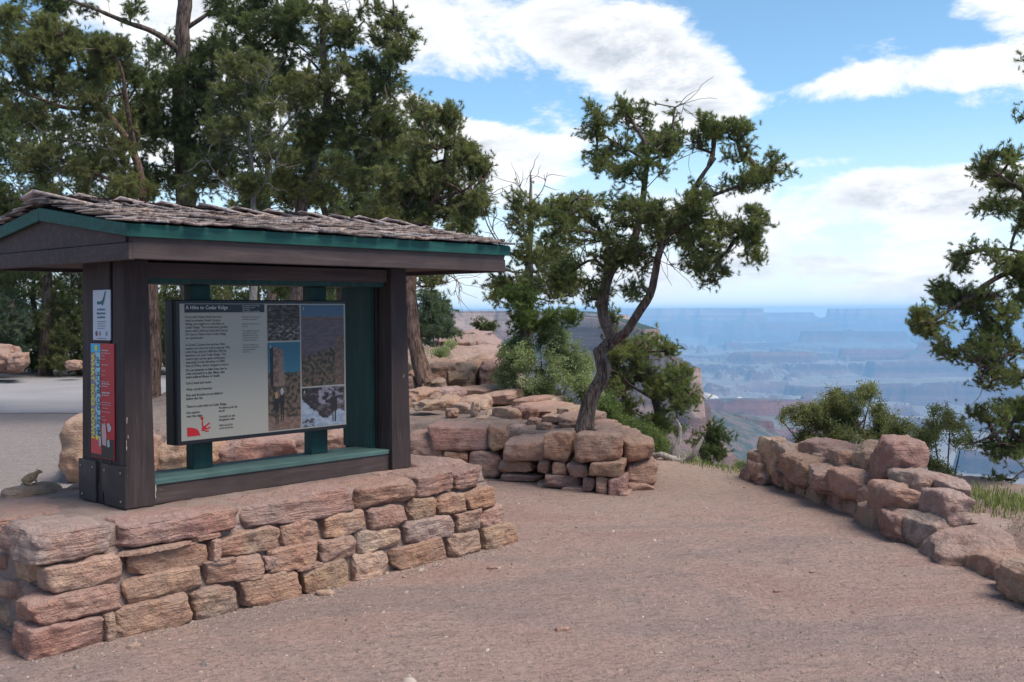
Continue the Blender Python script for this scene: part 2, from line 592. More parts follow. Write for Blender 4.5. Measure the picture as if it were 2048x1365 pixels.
def leaf_mat(name, dark, mid, lite, trans=0.45):
    m, T = material(name)
    a = T.new('ShaderNodeAttribute', attribute_name='tint').outputs['Fac']
    pos = T.new('ShaderNodeNewGeometry').outputs['Position']
    n = T.noise(pos, 1.7, 3, 0.6)
    f = T.m('ADD', T.m('MULTIPLY', a, 0.75), T.m('MULTIPLY', n, 0.5))
    c = T.ramp(f, [(0.25, dark), (0.6, mid), (0.95, lite)])
    d = T.new('ShaderNodeBsdfDiffuse')
    T.put(d.inputs[0], c)
    t = T.new('ShaderNodeBsdfTranslucent')
    T.put(t.inputs[0], T.mix(1.0, c, (1.25, 1.3, 0.7), 'MULTIPLY'))
    g = T.new('ShaderNodeBsdfGlossy')
    g.inputs['Roughness'].default_value = 0.5
    T.put(g.inputs[0], (0.7, 0.75, 0.7))
    mx = T.new('ShaderNodeMixShader')
    mx.inputs[0].default_value = trans
    T.put(mx.inputs[1], d.outputs[0])
    T.put(mx.inputs[2], t.outputs[0])
    mx2 = T.new('ShaderNodeMixShader')
    mx2.inputs[0].default_value = 0.035
    T.put(mx2.inputs[1], mx.outputs[0])
    T.put(mx2.inputs[2], g.outputs[0])
    T.put(T.new('ShaderNodeOutputMaterial').inputs[0], mx2.outputs[0])
    return m


L_PINE = leaf_mat('dark_pine_needles', (0.031, 0.047, 0.023), (0.094, 0.12, 0.048), (0.186, 0.208, 0.081))
L_OLIVE = leaf_mat('olive_pine_needles', (0.055, 0.065, 0.028), (0.15, 0.163, 0.063), (0.288, 0.28, 0.115))
L_PINYON = leaf_mat('pinyon_needles', (0.046, 0.062, 0.026), (0.138, 0.163, 0.057), (0.264, 0.273, 0.103))
L_BRIGHT = leaf_mat('fresh_green_leaves', (0.042, 0.068, 0.018), (0.10, 0.145, 0.04), (0.19, 0.235, 0.07), 0.45)
L_SAGE = leaf_mat('grey_green_leaves', (0.083, 0.111, 0.055), (0.217, 0.26, 0.122), (0.405, 0.439, 0.223))
L_GRASS = leaf_mat('grass_blades', (0.06, 0.09, 0.025), (0.15, 0.19, 0.06), (0.30, 0.30, 0.13), 0.4)
L_BLUE = leaf_mat('bluish_needles', (0.0325, 0.0546, 0.039), (0.0975, 0.1365, 0.091), (0.182, 0.221, 0.143))


def canyon_mat():
    m, T = material('canyon_strata')
    geo = T.new('ShaderNodeNewGeometry')
    pos = geo.outputs['Position']
    sp = T.new('ShaderNodeSeparateXYZ')
    T.put(sp.inputs[0], pos)
    nz = T.new('ShaderNodeSeparateXYZ')
    T.put(nz.inputs[0], geo.outputs['True Normal'])
    warp = T.noise(pos, 0.004, 4, 0.6)
    z = T.m('ADD', sp.outputs[2], T.m('MULTIPLY', T.m('SUBTRACT', warp, 0.5), 30))
    band = T.noise(T.scale(pos, (0.0006, 0.0006, 0.055)), 1.0, 5, 0.75)
    cl = T.ramp(T.m('DIVIDE', z, -800.0), [(0.0, (0.36, 0.25, 0.20)), (0.10, (0.40, 0.255, 0.195)), (0.2, (0.38, 0.22, 0.165)), (0.30, (0.36, 0.17, 0.13)),
                                          (0.42, (0.38, 0.16, 0.115)), (0.6, (0.33, 0.17, 0.13)), (1.0, (0.26, 0.18, 0.15))])
    cband = T.noise(T.scale(pos, (0.0002, 0.0002, 0.013), (4, 2, 7)), 1.0, 3, 0.6)
    cl = T.mix(T.m('MULTIPLY', T.ss(cband, 0.42, 0.58), 0.75), T.mix(1.0, cl, (1.25, 1.2, 1.15), 'MULTIPLY'), T.mix(1.0, cl, (0.5, 0.42, 0.4), 'MULTIPLY'))
    cl = T.mix(T.ss(band, 0.42, 0.62), cl, T.mix(1.0, cl, (0.58, 0.52, 0.5), 'MULTIPLY'))
    cl = T.mix(T.m('MULTIPLY', T.ss(T.noise(T.scale(pos, (0.03, 0.03, 0.012)), 1.0, 5, 0.7), 0.45, 0.65), 0.4), cl, T.mix(1.0, cl, (0.62, 0.55, 0.52), 'MULTIPLY'))
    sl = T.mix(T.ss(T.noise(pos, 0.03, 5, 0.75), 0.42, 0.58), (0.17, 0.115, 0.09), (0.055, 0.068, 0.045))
    sl = T.mix(T.ss(T.m('DIVIDE', z, -800.0), 0.35, 0.6), sl, T.mix(T.ss(band, 0.4, 0.6), (0.20, 0.15, 0.12), (0.29, 0.225, 0.185)))  # lower slopes painted paler, standing in for mist in the valleys
    cl = T.mix(T.ss(T.m('DIVIDE', z, -800.0), 0.1, 0.3), cl, T.mix(1.0, cl, (0.5, 0.46, 0.46), 'MULTIPLY'))  # cliffs painted darker against the misty slopes
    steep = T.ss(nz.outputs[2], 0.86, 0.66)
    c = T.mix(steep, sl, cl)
    topz = T.m('MULTIPLY', T.ss(nz.outputs[2], 0.9, 0.98), T.ss(z, -140, -60))
    c = T.mix(topz, c, (0.055, 0.07, 0.038))
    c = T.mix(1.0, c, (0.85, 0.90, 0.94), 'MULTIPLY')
    pale = T.new('ShaderNodeAttribute', attribute_name='pale').outputs['Fac']
    c = T.mix(T.m('MULTIPLY', pale, T.ss(T.noise(pos, 0.02, 5, 0.7), 0.35, 0.6)), c, (0.66, 0.60, 0.52))  # pale hills: sunlight put into their cream rock colour
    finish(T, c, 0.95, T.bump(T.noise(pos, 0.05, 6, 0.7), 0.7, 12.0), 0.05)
    return m


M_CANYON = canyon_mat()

# ------------------------------------------------------------------ canyon terrain
PROF = np.array([(0, 0), (14, 62), (110, 112), (125, 176), (300, 262), (318, 292), (420, 330), (436, 362), (560, 400), (585, 520), (1000, 600), (1700, 665), (3500, 720), (60000, 760)], float)


def mk(px, py, D):
    return ((px - 1024) / FPX * D, D, CAMH - (py - HY) / FPX * D)


FEAT = [  # (points, flat radius, profile scale, pale, noise seed)
    ([mk(500, 629, 20100), mk(2700, 629, 20100)], 500, 1.0, 0),
    ([mk(700, 619, 17300), mk(1200, 619, 17000), mk(1470, 620, 16500)], 330, 2.3, 0),
    ([mk(1500, 648, 15600), mk(1625, 650, 15600)], 300, 1.7, 0),
    ([mk(1735, 622, 18300), mk(2500, 621, 18300)], 620, 2.2, 0),
    ([mk(1625, 667, 12200), mk(1785, 669, 12200)], 110, 1.6, 0),
    ([mk(1697, 657, 12150), mk(1699, 657, 12150)], 18, 0.6, 0),
    ([mk(1862, 653, 12800), mk(2300, 653, 12800)], 210, 1.7, 0),
    ([mk(1500, 690, 13000), mk(1700, 684, 12600)], 120, 1.5, 0),
    ([mk(1845, 689, 8500), mk(1888, 689, 8500)], 45, 0.9, 0),
    ([mk(1715, 703, 9100), mk(1900, 706, 9000)], 110, 2.0, 0),
    ([mk(1770, 727, 8300), mk(1980, 724, 8300)], 150, 2.2, 0),
    ([mk(1400, 744, 9400), mk(1560, 742, 9300), mk(1800, 736, 9000)], 130, 2.0, 0),
    ([mk(1640, 774, 7000), mk(1900, 765, 6800), mk(2300, 770, 6800)], 200, 2.2, 0),
    ([mk(1780, 838, 5400), mk(1990, 846, 5200)], 80, 1.8, 0),
    ([mk(1560, 700, 10800), mk(1660, 712, 10200)], 90, 1.8, 0),
    ([mk(1960, 905, 3900), mk(2200, 925, 3700)], 60, 1.2, 0),
    ([mk(1395, 783, 4700), mk(1445, 799, 4700), mk(1478, 776, 4700), mk(1510, 790, 4700), mk(1535, 778, 4700), mk(1580, 792, 4700)], 8, 0.6, 1),
    ([mk(1250, 803, 3700), mk(1500, 801, 3600), mk(1640, 806, 3800)], 60, 0.8, 0),
    ([mk(1380, 822, 2500), mk(1470, 830, 2350), mk(1530, 846, 2250)], 22, 0.8, 0),
    # own rim: forested plateau to the left and its promontory
    ([(-2600, 1700, -8), mk(1000, 622, 2500), mk(1170, 624, 2350), mk(1235, 632, 2200)], 60, 1.0, 0),
    ([(-2600, -500, 0), (-1400, 400, 0), (-900, 1500, -6)], 500, 1.0, 0),
    ([mk(1130, 630, 1500), mk(1240, 640, 1350), mk(1300, 660, 1280)], 12, 0.8, 0, 0.5),
    ([mk(1290, 688, 1160), mk(1345, 712, 1130), mk(1388, 738, 1110)], 9, 0.9, 0, 0.38),
]


def canyon_h(x, y):
    r = np.hypot(x, y)
    raw = -590 + 480 * n2d(x, y, 2600, 7, 9.0, 0.55) - 160 * sst(r, 5200, 2600)
    tq = raw / 85.0
    fq = tq - np.floor(tq)
    h = 85.0 * (np.floor(tq) + sst(fq, 0.5, 0.9)) + 0.12 * (raw - 85 * np.floor(tq))
    h = np.minimum(h, -430 + 130 * sst(r, 5500, 9000))
    pale = np.zeros_like(x)
    dn = n2d(x, y, 900, 3, 1.0) * 260 + n2d(x, y, 240, 3, 2.0) * 120 + n2d(x, y, 60, 4, 3.0) * 44 * sst(np.hypot(x, y), 9000, 3000)
    ridged = np.abs(n2d(x, y, 420, 4, 4.0)) * 300
    for pts, rad, s, pl, *hs in FEAT:
        hs = hs[0] if hs else s
        best = np.full_like(x, 1e9)
        zt = np.zeros_like(x)
        for (ax, ay, azz), (bx, by, bz) in zip(pts[:-1], pts[1:]):
            vx, vy = bx - ax, by - ay
            t = np.clip(((x - ax) * vx + (y - ay) * vy) / (vx * vx + vy * vy + 1e-9), 0, 1)
            d = np.hypot(x - ax - t * vx, y - ay - t * vy)
            k = d < best
            best = np.where(k, d, best)
            zt = np.where(k, azz + (bz - azz) * t, zt)
        far = np.clip(best - rad, 0, None)
        sc = 0.5 if pl else min(1.0, max(0.05, rad / 260))
        dd = best - rad + (dn * sc - ridged * 0.6 * np.clip(far / (far + 150), 0, 1)) * min(s, 1.0)
        dd = np.clip(dd, 0, None)
        drop = np.interp(dd / hs, PROF[:, 0], PROF[:, 1]) * s
        hh = zt - drop
        k = hh > h
        h = np.where(k, hh, h)
        pale = np.where(k, float(pl), pale)
    return h, pale


def canyon_mesh(name, r0, r1, nr, a0, a1, na):
    rr = np.exp(np.linspace(math.log(r0), math.log(r1), nr))
    aa = np.radians(np.linspace(a0, a1, na))
    RR, AA = np.meshgrid(rr, aa, indexing='ij')
    X, Y = RR * np.sin(AA), RR * np.cos(AA)
    H, Pl = canyon_h(X.ravel(), Y.ravel())
    V = np.stack([X.ravel(), Y.ravel(), H], 1)
    i = np.arange((nr - 1) * na).reshape(nr - 1, na)[:, :-1].ravel()
    F = np.stack([i, i + 1, i + na + 1, i + na], 1)[:, ::-1]
    me = mesh_np(name, V, F, True)
    set_col(me, 'pale', Pl)
    o = link(name, me, M_CANYON)
    tag(o, kind='structure')
    return o


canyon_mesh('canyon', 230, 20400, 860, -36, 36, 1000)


# ------------------------------------------------------------------ ground sheet
LAND = np.array([(-200, -30), (14, -30), (9, 0), (5.6, 5), (4.3, 7.4), (3.8, 8.8), (3.0, 9.5), (2.45, 10.1), (2.1, 10.6), (1.7, 11.3), (1.4, 11.7),
                 (1.15, 11.5), (1.02, 10.4), (0.80, 10.9), (0.40, 12), (-0.02, 13), (0.12, 14), (0.05, 15.5), (-0.25, 18), (-0.5, 23), (-1.4, 30), (-4, 45), (-12, 80), (-40, 160), (-200, 200)])


def sdist(x, y, poly):
    d = np.full_like(x, 1e9)
    inside = np.zeros(x.shape, bool)
    n = len(poly)
    for i in range(n):
        ax, ay = poly[i]
        bx, by = poly[(i + 1) % n]
        vx, vy = bx - ax, by - ay
        t = np.clip(((x - ax) * vx + (y - ay) * vy) / (vx * vx + vy * vy), 0, 1)
        d = np.minimum(d, np.hypot(x - ax - t * vx, y - ay - t * vy))
        c = ((ay > y) != (by > y)) & (x < (bx - ax) * (y - ay) / (by - ay + 1e-12) + ax)
        inside ^= c
    return np.where(inside, -d, d)


BANK = np.array([(-4.3, 10.2), (-2.5, 10.45), (-0.1, 10.25), (0.4, 9.75), (0.99, 9.35), (1.3, 12), (0.6, 30), (-9, 60), (-7.5, 30), (-5.5, 16), (-4.9, 12)])




def gz(x, y):
    x = np.asarray(x, float)
    y = np.asarray(y, float)
    h = (0.018 * n2d(x, y, 1.6, 3, 0.0) + 0.010 * n2d(x, y, 0.25, 3, 5.0)) * (1 - sst(y, 12, 15) * sst(x, -3, -5))
    b = sdist(x, y, BANK)
    inb = sst(-b, -0.02, 0.16)
    bz = 0.40 + 0.028 * np.clip(y - 9.6, 0, 8) + 0.06 * n2d(x, y, 1.1, 4, 7.0) + 0.20 * sst(y, 14.4, 15.4)
    bz = bz - 0.45 * sst(y, 21, 34)
    fade = sst(x, -5.5 - 0.10 * (y - 10), -3.0 - 0.06 * (y - 10))
    fade = np.where(y > 13, np.maximum(fade, 0.0), fade)
    h = h + inb * bz * (0.25 + 0.75 * fade)
    # soil behind the low wall on the right
    rs = sst(x - (3.28 - 0.12 * (y - 4)), 0.0, 0.5)
    h = h + rs * 0.17 * sst(y, 12, 9)
    d = sdist(x, y, LAND)
    out = np.clip(d, 0, None)
    rough = 1 + 0.35 * n2d(x, y, 2.0, 4, 3.0)
    h = h - np.where(d > 0, out * 0.95 * rough + 0.25 * sst(out, 0, 0.4), 0)
    return h


def gzp(x, y):
    return float(gz(np.array([x]), np.array([y]))[0])


def ground_sheet():
    n = 620
    tx = np.linspace(-5.0, 5.0, n)
    X1 = 0.0 + 1.25 * np.sinh(tx)
    ty = np.linspace(-3.0, 5.55, n)
    Y1 = 6.5 + 1.1 * np.sinh(ty)
    X, Y = np.meshgrid(X1, Y1, indexing='ij')
    x, y = X.ravel(), Y.ravel()
    Z = gz(x, y)
    i = np.arange((n - 1) * n).reshape(n - 1, n)[:, :-1].ravel()
    F = np.stack([i, i + n, i + n + 1, i + 1], 1)
    me = mesh_np('ground', np.stack([x, y, Z], 1), F, True)
    tag(link('ground', me, M_GROUND), kind='structure')


ground_sheet()


def asphalt_path():
    # worn paved path crossing behind the plinth, between the gravel apron and the trees
    xs = np.linspace(-34, -6.3, 90)
    V, F = [], []
    for k, x in enumerate(xs):
        far = 26.3 + 0.35 * math.sin(x * 0.4) + (x + 12) * -0.05
        near = 16.6 + 0.4 * math.sin(x * 0.7 + 1)
        right = 1.0
        for j in range(9):
            y = near + (far - near) * j / 8
            V.append((x - (0.12 * (y - 20)), y, 0))
    V = np.array(V)
    V[:, 2] = gz(V[:, 0], V[:, 1]) + 0.008
    for k in range(len(xs) - 1):
        for j in range(8):
            a = k * 9 + j
            F.append((a, a + 9, a + 10, a + 1))
    me = mesh_np('asphalt_path', V, np.array(F), True)
    tag(link('path', me, M_ASPHALT), kind='structure')


asphalt_path()

# ------------------------------------------------------------------ stones
def cube_grid(n):
    """unit cube surface, n x n faces per side, welded"""
    idx, V, F = {}, [], []

    def vid(p):
        k = tuple(int(round(c * 1000)) for c in p)
        if k not in idx:
            idx[k] = len(V)
            V.append(p)
        return idx[k]
    t = np.linspace(-1, 1, n + 1)
    for ax in range(3):
        for s in (-1, 1):
            for a in range(n):
                for b in range(n):
                    q = []
                    for (i, j) in ((a, b), (a + 1, b), (a + 1, b + 1), (a, b + 1)):
                        p = [0, 0, 0]
                        p[ax] = s
                        p[(ax + 1) % 3] = t[i]
                        p[(ax + 2) % 3] = t[j]
                        q.append(vid(tuple(p)))
                    F.append(q if s > 0 else q[::-1])
    return np.array(V, float), np.array(F)


CG = {n: cube_grid(n) for n in (6, 10, 14, 20, 30)}
_sc = [0]


def stone_mesh(size, round_=0.35, chips=9, rough=0.06, n=14, seed=None, layer=0.0, lo=0.74):
    """irregular block of the given full size (x, y, z), flat-ish faces, chipped corners, rough skin"""
    _sc[0] += 1
    rg = np.random.default_rng(1000 + (_sc[0] if seed is None else seed))
    V, F = CG[n]
    p = V.copy()
    # superellipsoid rounding
    e = 2 + 10 * (1 - round_) ** 2
    nrm = (np.abs(p) ** e).sum(1) ** (1 / e)
    p = p / nrm[:, None]
    # skew and taper
    p[:, 0] += rg.uniform(-.10, .10) * p[:, 2] + rg.uniform(-.06, .06) * p[:, 1]
    p[:, 2] += rg.uniform(-.13, .13) * p[:, 0] + rg.uniform(-.08, .08) * p[:, 1]
    p[:, 1] += rg.uniform(-.08, .08) * p[:, 2]
    p[:, 2] *= 1 + rg.uniform(-.14, .14) * p[:, 0]
    for _ in range(chips):
        d = rg.normal(size=3)
        d /= np.linalg.norm(d)
        sup = (p @ d).max()
        off = sup * rg.uniform(lo, 0.96)
        ex = np.clip(p @ d - off, 0, None)
        p = p - ex[:, None] * d * 0.92
    p *= np.array(size) / 2
    # normalise to the asked box
    mn, mx = p.min(0), p.max(0)
    p = (p - (mn + mx) / 2) * (np.array(size) / (mx - mn))
    s = float(np.mean(size))
    o = rg.uniform(0, 90, 3)
    nd = p / (np.linalg.norm(p / (np.array(size) / 2), axis=1)[:, None] + 1e-6)
    nd /= np.linalg.norm(nd, axis=1)[:, None] + 1e-9
    q = p / s
    disp = fbm(q * 2.2 + o, 4, 0.55) * rough * s
    rid = (np.abs(pn(q * 3.1 + o + 5)) - 0.18) * rough * 1.5 * s - (np.abs(pn(q * 7.5 + o + 25)) - 0.15) * rough * 0.5 * s
    p = p + nd * (disp - rid)[:, None]
    if layer > 0:
        st = pn(np.stack([q[:, 0] * .6 + o[0], q[:, 1] * .6 + o[1], p[:, 2] / (0.06 * s + 0.012) + o[2]], 1))
        p[:, :2] += (nd[:, :2] * (st * layer * s)[:, None])
    return mesh_np('stone', p, F, True)


def jit(c, a=0.10):
    k = 1 + RNG.uniform(-a, a)
    return tuple(max(0, v * k * (1 + RNG.uniform(-a, a) * 0.35)) for v in c)


def stone(name, loc, size, rz=0.0, tilt=(0, 0), col=None, parent=None, mat=None, label=None, cat=None, group=None, **kw):
    me = stone_mesh(size, **kw)
    o = link(name, me, mat or M_STONE, parent, jit(col or PAL[int(RNG.integers(len(PAL)))]))
    o.location = loc
    o.rotation_euler = (tilt[0], tilt[1], rz)
    if label:
        tag(o, label, cat or 'rock', group)
    return o


# ------------------------------------------------------------------ kiosk frame
KX, KY, KZ, KYAW = -2.012, 5.626, 0.528, 41.98
KR = R(90 - KYAW)
KU = Vector((math.cos(KR), math.sin(KR), 0))
KV = Vector((-math.sin(KR), math.cos(KR), 0))
KO = Vector((KX, KY, KZ))
CO = Vector((0, 0, CAMH))


def toloc(P):
    d = P - KO
    return Vector((d.dot(KU), d.dot(KV), d.z))


def onv(px, py, v):
    r = ray(px, py)
    t = (KO + KV * v - CO).dot(KV) / r.dot(KV)
    return toloc(CO + r * t)


def onu(px, py, u):
    r = ray(px, py)
    t = (KO + KU * u - CO).dot(KU) / r.dot(KU)
    return toloc(CO + r * t)


# ---- plinth
plinth = thing('stone_plinth', 'stepped rectangular plinth of mortared tan and red sandstone blocks carrying the information kiosk', 'stone base', tuple(KO), KR)


def plinth_core():
    bm = bmesh.new()
    lev = [(-0.60, -0.575, -0.418, 2.40, 0.98), (-0.40, -0.570, -0.415, 2.39, 0.98), (-0.27, -0.558, -0.396, 2.37, 0.97), (-0.14, -0.54, -0.372, 2.35, 0.96), (-0.045, -0.505, -0.325, 2.32, 0.95)]
    n = 60
    V, F = [], []
    rings = []
    for z, u0, v0, u1, v1 in lev:
        ring = []
        for (a, b), (c, d), m in (((u0, v0), (u1, v0), n), ((u1, v0), (u1, v1), n // 2), ((u1, v1), (u0, v1), n), ((u0, v1), (u0, v0), n // 2)):
            for k in range(m):
                t = k / m
                ring.append(len(V))
                V.append((a + (c - a) * t, b + (d - b) * t, z))
        rings.append(ring)
    for r0, r1 in zip(rings[:-1], rings[1:]):
        L = len(r0)
        for k in range(L):
            F.append((r0[k], r0[(k + 1) % L], r1[(k + 1) % L], r1[k]))
    V = np.array(V)
    V += 0.012 * np.stack([fbm(V * 9 + 3, 3), fbm(V * 9 + 30, 3), 0.4 * fbm(V * 9 + 60, 3)], 1)
    me = mesh_np('mortar_core', V, np.array(F), True)
    link('mortar_core', me, M_MORTAR, plinth)
    # top bed of mortar between the capstones
    nx, ny = 150, 75
    gx, gy = np.meshgrid(np.linspace(-0.53, 2.335, nx), np.linspace(-0.36, 0.98, ny), indexing='ij')
    x, y = gx.ravel(), gy.ravel()
    z = -0.012 + 0.010 * n2d(x, y, 0.5, 4, 2.0) + 0.004 * n2d(x, y, 0.06, 3, 4.0)
    edge = (x < -0.525) | (x > 2.33) | (y < -0.355) | (y > 0.975)
    z = np.where(edge, -0.10, z)
    i = np.arange((nx - 1) * ny).reshape(nx - 1, ny)[:, :-1].ravel()
    me = mesh_np('mortar_bed', np.stack([x, y, z], 1), np.stack([i, i + ny, i + ny + 1, i + 1], 1), True)
    link('mortar_bed', me, M_MORTAR, plinth)


plinth_core()


def course(xs, vface, z0, z1, depth, cols=None, mat=None, dz=None, name='stone', layer=0.02):
    for k, (xa, xb) in enumerate(xs):
        zc = (z0 + z1) / 2
        # find u on the plane v = vface from the pixel column, at the height of the stone
        ua, ub = ucol(xa, vface, zc), ucol(xb, vface, zc)
        w = max(0.05, ub - ua - 0.006)
        dzz = dz[k] if dz else (0, 0)
        h = z1 - z0 + dzz[1] - dzz[0]
        d = depth * RNG.uniform(0.9, 1.15)
        h = h + (0.016 if h > 0.08 else 0)
        stone(name, ((ua + ub) / 2, vface + d / 2 - 0.026 + RNG.uniform(-0.012, 0.012), (z0 + dzz[0] + z1 + dzz[1]) / 2), (w, d, h), RNG.uniform(-.03, .03), (0, RNG.uniform(-.02, .02)),
              cols[k % len(cols)] if cols else None, plinth, mat, round_=0.10, chips=12, rough=0.062, n=30, layer=layer, lo=0.84)


def ucol(px, v, z):
    lo, hi = -1.5, 3.2
    for _ in range(40):
        m = (lo + hi) / 2
        P = KO + KU * m + KV * v + Vector((0, 0, z))
        d = P - CO
        X = 1024 + FPX * d.x / (d.y * math.cos(PITCH) - d.z * math.sin(PITCH))
        if X < px: lo = m
        else: hi = m
    return lo


course([(48, 207), (222, 377), (379, 470), (471, 598), (600, 698), (700, 776), (778, 893), (893, 965), (962, 1030)], -0.452, -0.545, -0.385, 0.17,
       [ROSE, TAN, ROSE, TAN, TAN, BUFF, TAN, ROSE, TAN])
course([(52, 240), (243, 405), (407, 526), (530, 630), (634, 706), (711, 801), (805, 906), (909, 960), (955, 1004)], -0.436, -0.388, -0.262, 0.17,
       [RED, TAN, TAN, TAN, ROSE, BUFF, GREYP, ROSE, ROSE])
course([(88, 246), (250, 411), (430, 556), (558, 640), (645, 731), (735, 811), (814, 870), (872, 930), (925, 986)], -0.418, -0.262, -0.135, 0.17,
       [BUFF, TAN, TAN, TAN, TAN, ROSE, TAN, TAN, TAN])
course([(64, 229), (234, 480), (476, 706), (709, 832), (826, 908), (906, 962)], -0.398, -0.137, 0.004, 0.30,
       [GREYP, RED, RED, TAN, RED, RED], M_SLAB, [(0.0, 0.012), (0.01, 0.0), (0.0, 0.0), (0.01, -0.01), (0.02, 0), (0.02, 0)], 'capstone', 0.03)
# thin packing stones
for xa, xb, v, za, zb_ in ((235, 380, -0.425, -0.150, -0.125), (380, 440, -0.425, -0.142, -0.112), (405, 470, -0.44, -0.275, -0.25), (640, 700, -0.44, -0.30, -0.27), (905, 960, -0.43, -0.29, -0.265), (590, 640, -0.45, -0.40, -0.37), (525, 560, -0.44, -0.36, -0.28), (420, 432, -0.43, -0.25, -0.15), (205, 222, -0.45, -0.52, -0.40)):
    course([(xa, xb)], v, za, zb_, 0.1, [ROSE, RED])
# right end wall of the plinth
for vf, z0, z1, L in ((2.515, -0.545, -0.385, [(-0.30, 0.02), (0.04, 0.36), (0.38, 0.66), (0.68, 0.98)]), (2.49, -0.388, -0.262, [(-0.27, 0.10), (0.12, 0.5), (0.52, 0.95)]),
                      (2.455, -0.262, -0.135, [(-0.27, -0.02), (0.0, 0.36), (0.38, 0.7), (0.72, 0.95)]), (2.43, -0.125, -0.0, [(-0.18, 0.18), (0.20, 0.62), (0.64, 0.96)])):
    for a, b in L:
        stone('stone', (vf - 0.09, (a + b) / 2, (z0 + z1) / 2), (0.2, b - a - 0.01, z1 - z0 - 0.004), 0, (0, 0), None, plinth, M_STONE if z1 < -0.05 else M_SLAB, round_=0.3, chips=10, rough=0.06, n=14, layer=0.02)
# left end wall
for uf, z0, z1, L in ((-0.60, -0.545, -0.385, [(-0.28, 0.02), (0.04, 0.30), (0.32, 0.66), (0.68, 0.98)]), (-0.585, -0.388, -0.262, [(-0.26, -0.08), (-0.06, 0.22), (0.25, 0.6), (0.62, 0.96)]),
                      (-0.565, -0.262, -0.14, [(-0.25, 0.10), (0.12, 0.48), (0.5, 0.93)])):
    for a, b in L:
        stone('stone', (uf + 0.09, (a + b) / 2, (z0 + z1) / 2), (0.2, b - a - 0.015, z1 - z0 - 0.008), 0, (0, 0), [ROSE, BUFF, GREYP][int(RNG.integers(3))], plinth, round_=0.35, chips=12, rough=0.075, n=20, layer=0.02)
# big flat capstones on the left part of the top and round the back edge
def flag(u0, u1, v0, v1, z0, z1, col, rz=0.0, name='capstone'):
    stone(name, ((u0 + u1) / 2, (v0 + v1) / 2, (z0 + z1) / 2), (u1 - u0, v1 - v0, z1 - z0), rz, (0, 0), col, plinth, M_SLAB, round_=0.22, chips=9, rough=0.035, n=20, layer=0.015)


flag(-0.60, -0.20, -0.13, 0.17, -0.135, 0.006, GREYP, 0.05)
flag(-0.60, -0.14, 0.20, 0.52, -0.12, 0.004, ROSE, -0.04)
flag(-0.58, -0.06, 0.54, 0.80, -0.10, 0.000, GREYP, 0.03)
flag(-0.58, -0.26, 0.86, 0.98, -0.10, 0.040, BUFF, 0.0)
flag(-0.24, 0.10, 0.86, 0.99, -0.10, 0.040, BUFF, 0.04)
flag(0.12, 0.75, 0.84, 0.97, -0.10, 0.012, ROSE, 0.0)
flag(0.78, 1.5, 0.82, 0.97, -0.10, 0.012, RED, 0.0)
flag(1.52, 2.2, 0.80, 0.97, -0.10, 0.010, ROSE, 0.0)
flag(2.0, 2.42, 0.30, 0.78, -0.10, 0.010, RED, 0.1)
flag(2.02, 2.44, -0.16, 0.28, -0.10, 0.012, RED, -0.08)
flag(1.62, 2.02, -0.13, 0.02, -0.08, -0.002, ROSE, 0.05)
flag(0.55, 1.6, -0.14, -0.03, -0.08, -0.006, RED, 0.01)

# ------------------------------------------------------------------ information kiosk
kiosk = thing('information_kiosk', 'brown and green painted wooden trailhead kiosk with shake roof standing on the stone plinth', 'information kiosk', tuple(KO), KR)


def boxes(name, lst, mat, parent, bevel=0.004, seg=2):
    """one mesh made of bevelled boxes; each box: (x0,x1,y0,y1,z0,z1[,taper])"""
    bm = bmesh.new()
    for b in lst:
        x0, x1, y0, y1, z0, z1 = b[:6]
        t = b[6] if len(b) > 6 else 0
        vs = [bm.verts.new(p) for p in ((x0, y0, z0), (x1, y0, z0), (x1, y1, z0), (x0, y1, z0), (x0 + t, y0 + t, z1), (x1 - t, y0 + t, z1), (x1 - t, y1 - t, z1), (x0 + t, y1 - t, z1))]
        for f in ((3, 2, 1, 0), (4, 5, 6, 7), (0, 1, 5, 4), (1, 2, 6, 5), (2, 3, 7, 6), (3, 0, 4, 7)):
            bm.faces.new([vs[i] for i in f])
    if bevel:
        bmesh.ops.bevel(bm, geom=bm.edges[:] , offset=bevel, segments=seg, affect='EDGES', profile=0.6)
    me = bpy.data.meshes.new(name)
    bm.to_mesh(me)
    bm.free()
    return link(name, me, mat, parent)


def prism(name, poly, axis, a0, a1, mat, parent, bevel=0.003):
    """polygon extruded along local x ('u') or y ('v'); poly is (other, z) pairs"""
    bm = bmesh.new()
    mkp = (lambda s, q: (s, q[0], q[1])) if axis == 'u' else (lambda s, q: (q[0], s, q[1]))
    A = [bm.verts.new(mkp(a0, q)) for q in poly]
    B = [bm.verts.new(mkp(a1, q)) for q in poly]
    bm.faces.new(A)
    bm.faces.new(B[::-1])
    n = len(poly)
    for k in range(n):
        bm.faces.new((A[k], B[k], B[(k + 1) % n], A[(k + 1) % n]))
    bmesh.ops.recalc_face_normals(bm, faces=bm.faces[:])
    if bevel:
        bmesh.ops.bevel(bm, geom=bm.edges[:], offset=bevel, segments=1, affect='EDGES')
    me = bpy.data.meshes.new(name)
    bm.to_mesh(me)
    bm.free()
    return link(name, me, mat, parent)


KL = 2.011
POST_V = 0.479
ZB, ZG, ZT, ZP = 1.273, 1.378, 1.441, 1.577
ou, ou2, ovf = 0.188, 0.481, 0.413
RD = 0.898
VR = -ovf + RD
VB = -ovf + 2 * RD


def post(x0, x1, tilt):
    # battered hollow post: two solid timbers front and back, boarded sides
    o = boxes('post', [(x0, x1, 0.0, 0.15, -0.01, ZB + 0.02, 0.017), (x0 + 0.001, x1 - 0.001, 0.152, POST_V, -0.01, ZB + 0.02, 0.016)], M_BROWN_V, kiosk, 0.007)
    return o


